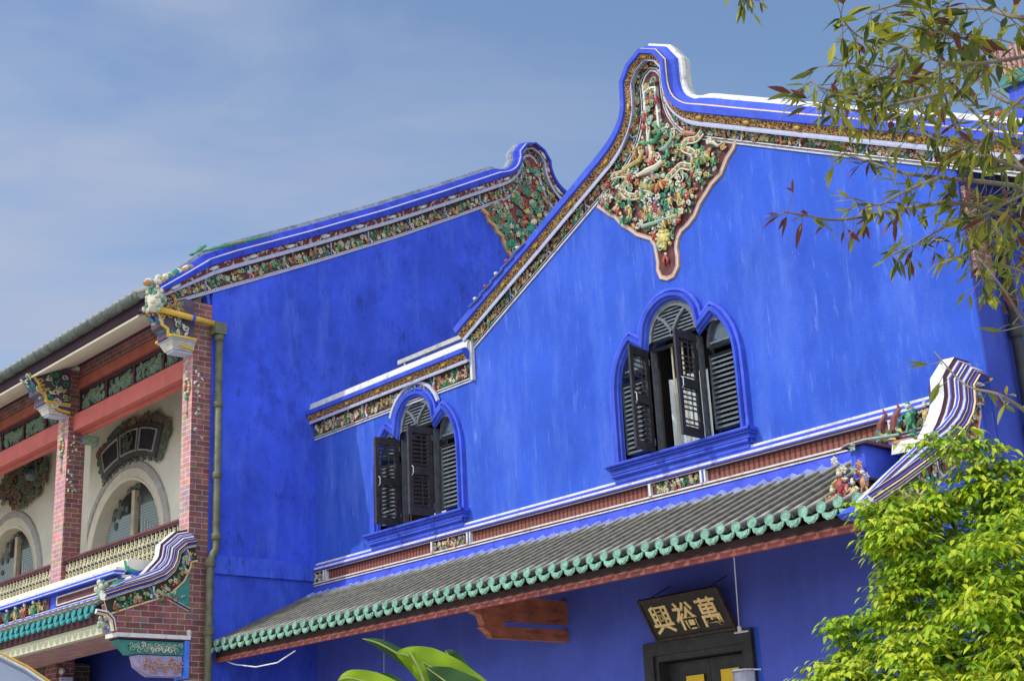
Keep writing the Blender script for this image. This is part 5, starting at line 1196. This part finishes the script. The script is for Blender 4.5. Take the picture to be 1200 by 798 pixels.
# overhanging slender-leaved tree, upper right
tr2 = thing('slender_leaved_tree', 'tree with long narrow olive and reddish leaves overhanging from the upper right', 'tree', (-.4, -6.2, 0))
OM = [leafmat('leaf_olive', (.22,.25,.035)), leafmat('leaf_olive_yellow', (.36,.36,.04)), leafmat('leaf_red_brown', (.16,.055,.045), .3, .3), leafmat('leaf_dark_olive', (.085,.115,.03), .3, .25), leafmat('leaf_gold', (.48,.34,.02))]
twb = mat('twig_bark', (.20,.17,.13), .9, .3, 12)
D0 = 4.6
branches = [
 [(1240,250),(1200,222),(1165,215),(1100,208),(1060,203),(1020,190),(985,180)],
 [(1240,300),(1190,262),(1150,243),(1110,238),(1070,243),(1020,252),(980,258),(940,252),(918,248)],
 [(1230,180),(1180,165),(1130,175),(1090,160),(1060,140),(1035,118),(1015,108)],
 [(1230,60),(1170,72),(1110,75),(1062,55),(1010,45),(985,20)],
 [(1230,20),(1190,20),(1150,10),(1100,12),(1060,5),(1020,15)],
 [(1200,200),(1150,140),(1110,108),(1060,85),(1010,75),(970,78)],
 [(1200,200),(1150,178),(1120,150),(1105,100),(1098,60),(1085,20)],
 [(1240,340),(1190,315),(1150,308),(1120,300)],
 [(1220,400),(1195,370),(1180,345),(1160,318),(1145,300)],
 [(1150,243),(1100,270),(1065,290),(1040,300)],
 [(1200,480),(1170,462),(1130,450),(1095,412)],
 [(1100,208),(1060,225),(1030,240),(1000,232)],
 [(1110,108),(1060,120),(1020,130),(990,128),(960,120)],
 [(1060,85),(1030,100),(1000,110),(968,105),(950,95)],
 [(1170,72),(1140,50),(1110,40),(1070,30)],
 [(1220,230),(1180,250),(1160,280),(1150,320),(1165,345)],
 [(1220,130),(1180,120),(1150,100),(1130,70)],
 [(1200,210),(1185,240),(1185,290),(1192,330)],
 [(1062,55),(1040,80),(1015,95),(985,98)],[(1110,75),(1080,100),(1050,105),(1030,90)],
 [(960,-70),(905,-45),(876,-20),(868,-2)],
 [(1240,200),(1205,225),(1175,240),(1140,262),(1120,285)],[(1240,100),(1205,110),(1172,140),(1150,165),(1120,172)],[(1240,330),(1210,300),(1185,275),(1160,255)],
]
mb = MB(); lv = MB(); rnd = random.Random(5)
def spl(pts, k=6):
    q = []
    for i in range(len(pts)-1):
        p0 = pts[max(0, i-1)]; p1, p2 = pts[i], pts[i+1]; p3 = pts[min(len(pts)-1, i+2)]
        for j in range(k): t = j/k; q.append(.5*((2*p1)+(p2-p0)*t+(2*p0-5*p1+4*p2-p3)*t*t+(3*p1-p0-3*p2+p3)*t**3))
    return q+[pts[-1]]
def longleaf(p, d, L, W, m):
    up = Vector((rnd.uniform(-.6,.6), rnd.uniform(-.6,.6), 1)).normalized(); s_ = d.cross(up).normalized(); n_ = s_.cross(d).normalized(); v = []
    prof = ((0, .06), (.15, .5), (.4, 1), (.65, .8), (.85, .4), (1, 0)); cur = rnd.uniform(-.15, .3)
    for t, w_ in prof:
        c_ = p+d*(L*t)+Vector((0,0,-cur*L*t*t)); v += [c_+s_*(W*w_*.5)+n_*W*.12*w_, c_, c_-s_*(W*w_*.5)+n_*W*.12*w_]
    lv.add(v, [f for i in range(5) for f in ((i*3, i*3+1, i*3+4, i*3+3), (i*3+1, i*3+2, i*3+5, i*3+4))], m)
for bi, b in enumerate(branches):
    dd = D0+rnd.uniform(-.5,.5) if bi not in (3, 4, 14) else D0-.9+rnd.uniform(-.3,.3)
    pts = [far(x, y, dd+.12*math.sin(i*1.3+bi)) for i, (x, y) in enumerate(b)]; sp = spl(pts); n_ = len(sp)
    mb.tube(sp, [.010-.0078*(i/n_) if bi < 2 else .006-.0045*(i/n_) for i in range(n_)], 6)
    rt = .0
    for i in range(1, n_):
        p = sp[i]
        dens = 2.5 if bi not in (8, 10, 7) else .7
        if bi == 1 and i > n_*.6: dens = 1.3
        for q in range(int(dens*rnd.uniform(.3,1.2)+.5)):
            t = (sp[i]-sp[i-1]).normalized(); sd = Vector((rnd.uniform(-1,1), rnd.uniform(-1,1), rnd.uniform(-1.1,.35))).normalized()
            tw = p+sd*rnd.uniform(.01,.07); mb.tube([p, tw], .0012, 3, 0, False)
            for z in range(rnd.choice((1, 2, 3))):
                d = (t*.5+sd*.8+Vector((rnd.uniform(-.5,.5), rnd.uniform(-.5,.5), rnd.uniform(-.75,.45)))).normalized()
                big = bi in (3, 4, 14)
                young = (bi == 1 and i > n_*.5) or rnd.random() < .13
                m = 2 if young and rnd.random() < .75 else rnd.choice((0, 0, 0, 1, 1, 3, 3)) if rnd.random() > .03 else 4
                L_ = rnd.uniform(.042,.085)*(1.05 if big else .9); longleaf(tw, d, L_, L_*rnd.uniform(.2,.29), m)
lv.build('crown', OM, tr2)
# main limb and trunk outside the right edge of the picture
root = Vector((-.35, -6.3, 0)); j = far(1320, 300, 4.6)
mb.tube([root, Vector((-.45,-6.5,1.2)), j.lerp(root,.2), j], [.09,.075,.05,.03], 10)
for b in branches:
    e = far(b[0][0], b[0][1], D0)
    if b[0][0] > 1190: mb.tube([j, j.lerp(e,.5)+Vector((0,0,.03)), e], [.022,.014,.010 if b in branches[:2] else .006], 6)
mb.build('trunk', twb, tr2)
# single leaf tip entering at the top (x~867)
# banana plant ----------------------------------------------------------
bp = thing('banana_plant', 'broad-leaved banana plant with sunlit green leaves at the bottom centre', 'plant', tuple(Vector((far(480,790,8.6).x, far(480,790,8.6).y, 0))))
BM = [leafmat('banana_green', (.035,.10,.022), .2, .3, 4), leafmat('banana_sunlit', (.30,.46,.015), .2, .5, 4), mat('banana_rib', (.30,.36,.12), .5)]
def big_leaf(pix, widths, dist, m, tilt, nm='leaf', seed=0, ddist=0):
    rnd = random.Random(seed); pts = spl([far(x, y, dist+ddist*i) for i, (x, y) in enumerate(pix)], 10); n_ = len(pts); v = []; K = 9
    for i, p in enumerate(pts):
        t = (pts[min(i+1, n_-1)]-pts[max(i-1, 0)]).normalized(); view = (p-CAM).normalized(); s_ = t.cross(view).normalized(); nrm = view
        f = i/(n_-1)*(len(widths)-1); a = int(f); w_ = widths[a]*(1-(f-a))+widths[min(a+1, len(widths)-1)]*(f-a)
        for k in range(K):
            u = -1+2*k/(K-1); v.append(p+s_*(u*w_)+nrm*(abs(u)**1.3*w_*tilt+.0035*abs(u)*(1 if i % 2 else -1)+.012*abs(u)*math.sin(i*.45+seed)))
    mb = MB(); mb.add(v, [(i*K+k, i*K+k+1, (i+1)*K+k+1, (i+1)*K+k) for i in range(n_-1) for k in range(K-1)])
    o = mb.build(nm, BM[m], bp, True)
    rb_ = MB(); rb_.tube([p-(p-CAM).normalized()*.006 for p in pts], [.010*(1-.7*i/n_) for i in range(n_)], 5); rb_.build('midrib', BM[2], o, True)
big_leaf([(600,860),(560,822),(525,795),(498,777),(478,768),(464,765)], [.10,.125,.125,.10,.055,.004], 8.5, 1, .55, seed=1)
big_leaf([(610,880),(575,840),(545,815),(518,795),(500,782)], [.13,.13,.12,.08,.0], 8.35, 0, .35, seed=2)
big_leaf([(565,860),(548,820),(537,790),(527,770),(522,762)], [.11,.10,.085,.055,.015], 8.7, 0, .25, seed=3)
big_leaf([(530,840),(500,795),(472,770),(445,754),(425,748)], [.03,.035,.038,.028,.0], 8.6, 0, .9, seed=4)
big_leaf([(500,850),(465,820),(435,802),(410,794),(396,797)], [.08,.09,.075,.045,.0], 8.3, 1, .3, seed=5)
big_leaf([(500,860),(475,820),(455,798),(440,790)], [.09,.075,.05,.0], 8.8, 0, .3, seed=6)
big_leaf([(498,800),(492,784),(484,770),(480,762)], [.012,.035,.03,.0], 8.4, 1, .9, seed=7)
mb = MB(); q = far(540, 860, 8.6); mb.tube([(q.x, q.y, 0), (q.x, q.y, q.z*.6), q], [.10,.08,.04], 10); 
for (x, y) in ((600,860),(610,880),(565,860),(530,840),(500,850),(500,860)): mb.tube([q, far(x, y, 8.5)], [.03,.02], 6)
mb.build('stem', mat('banana_stem', (.16,.22,.07), .6), bp)
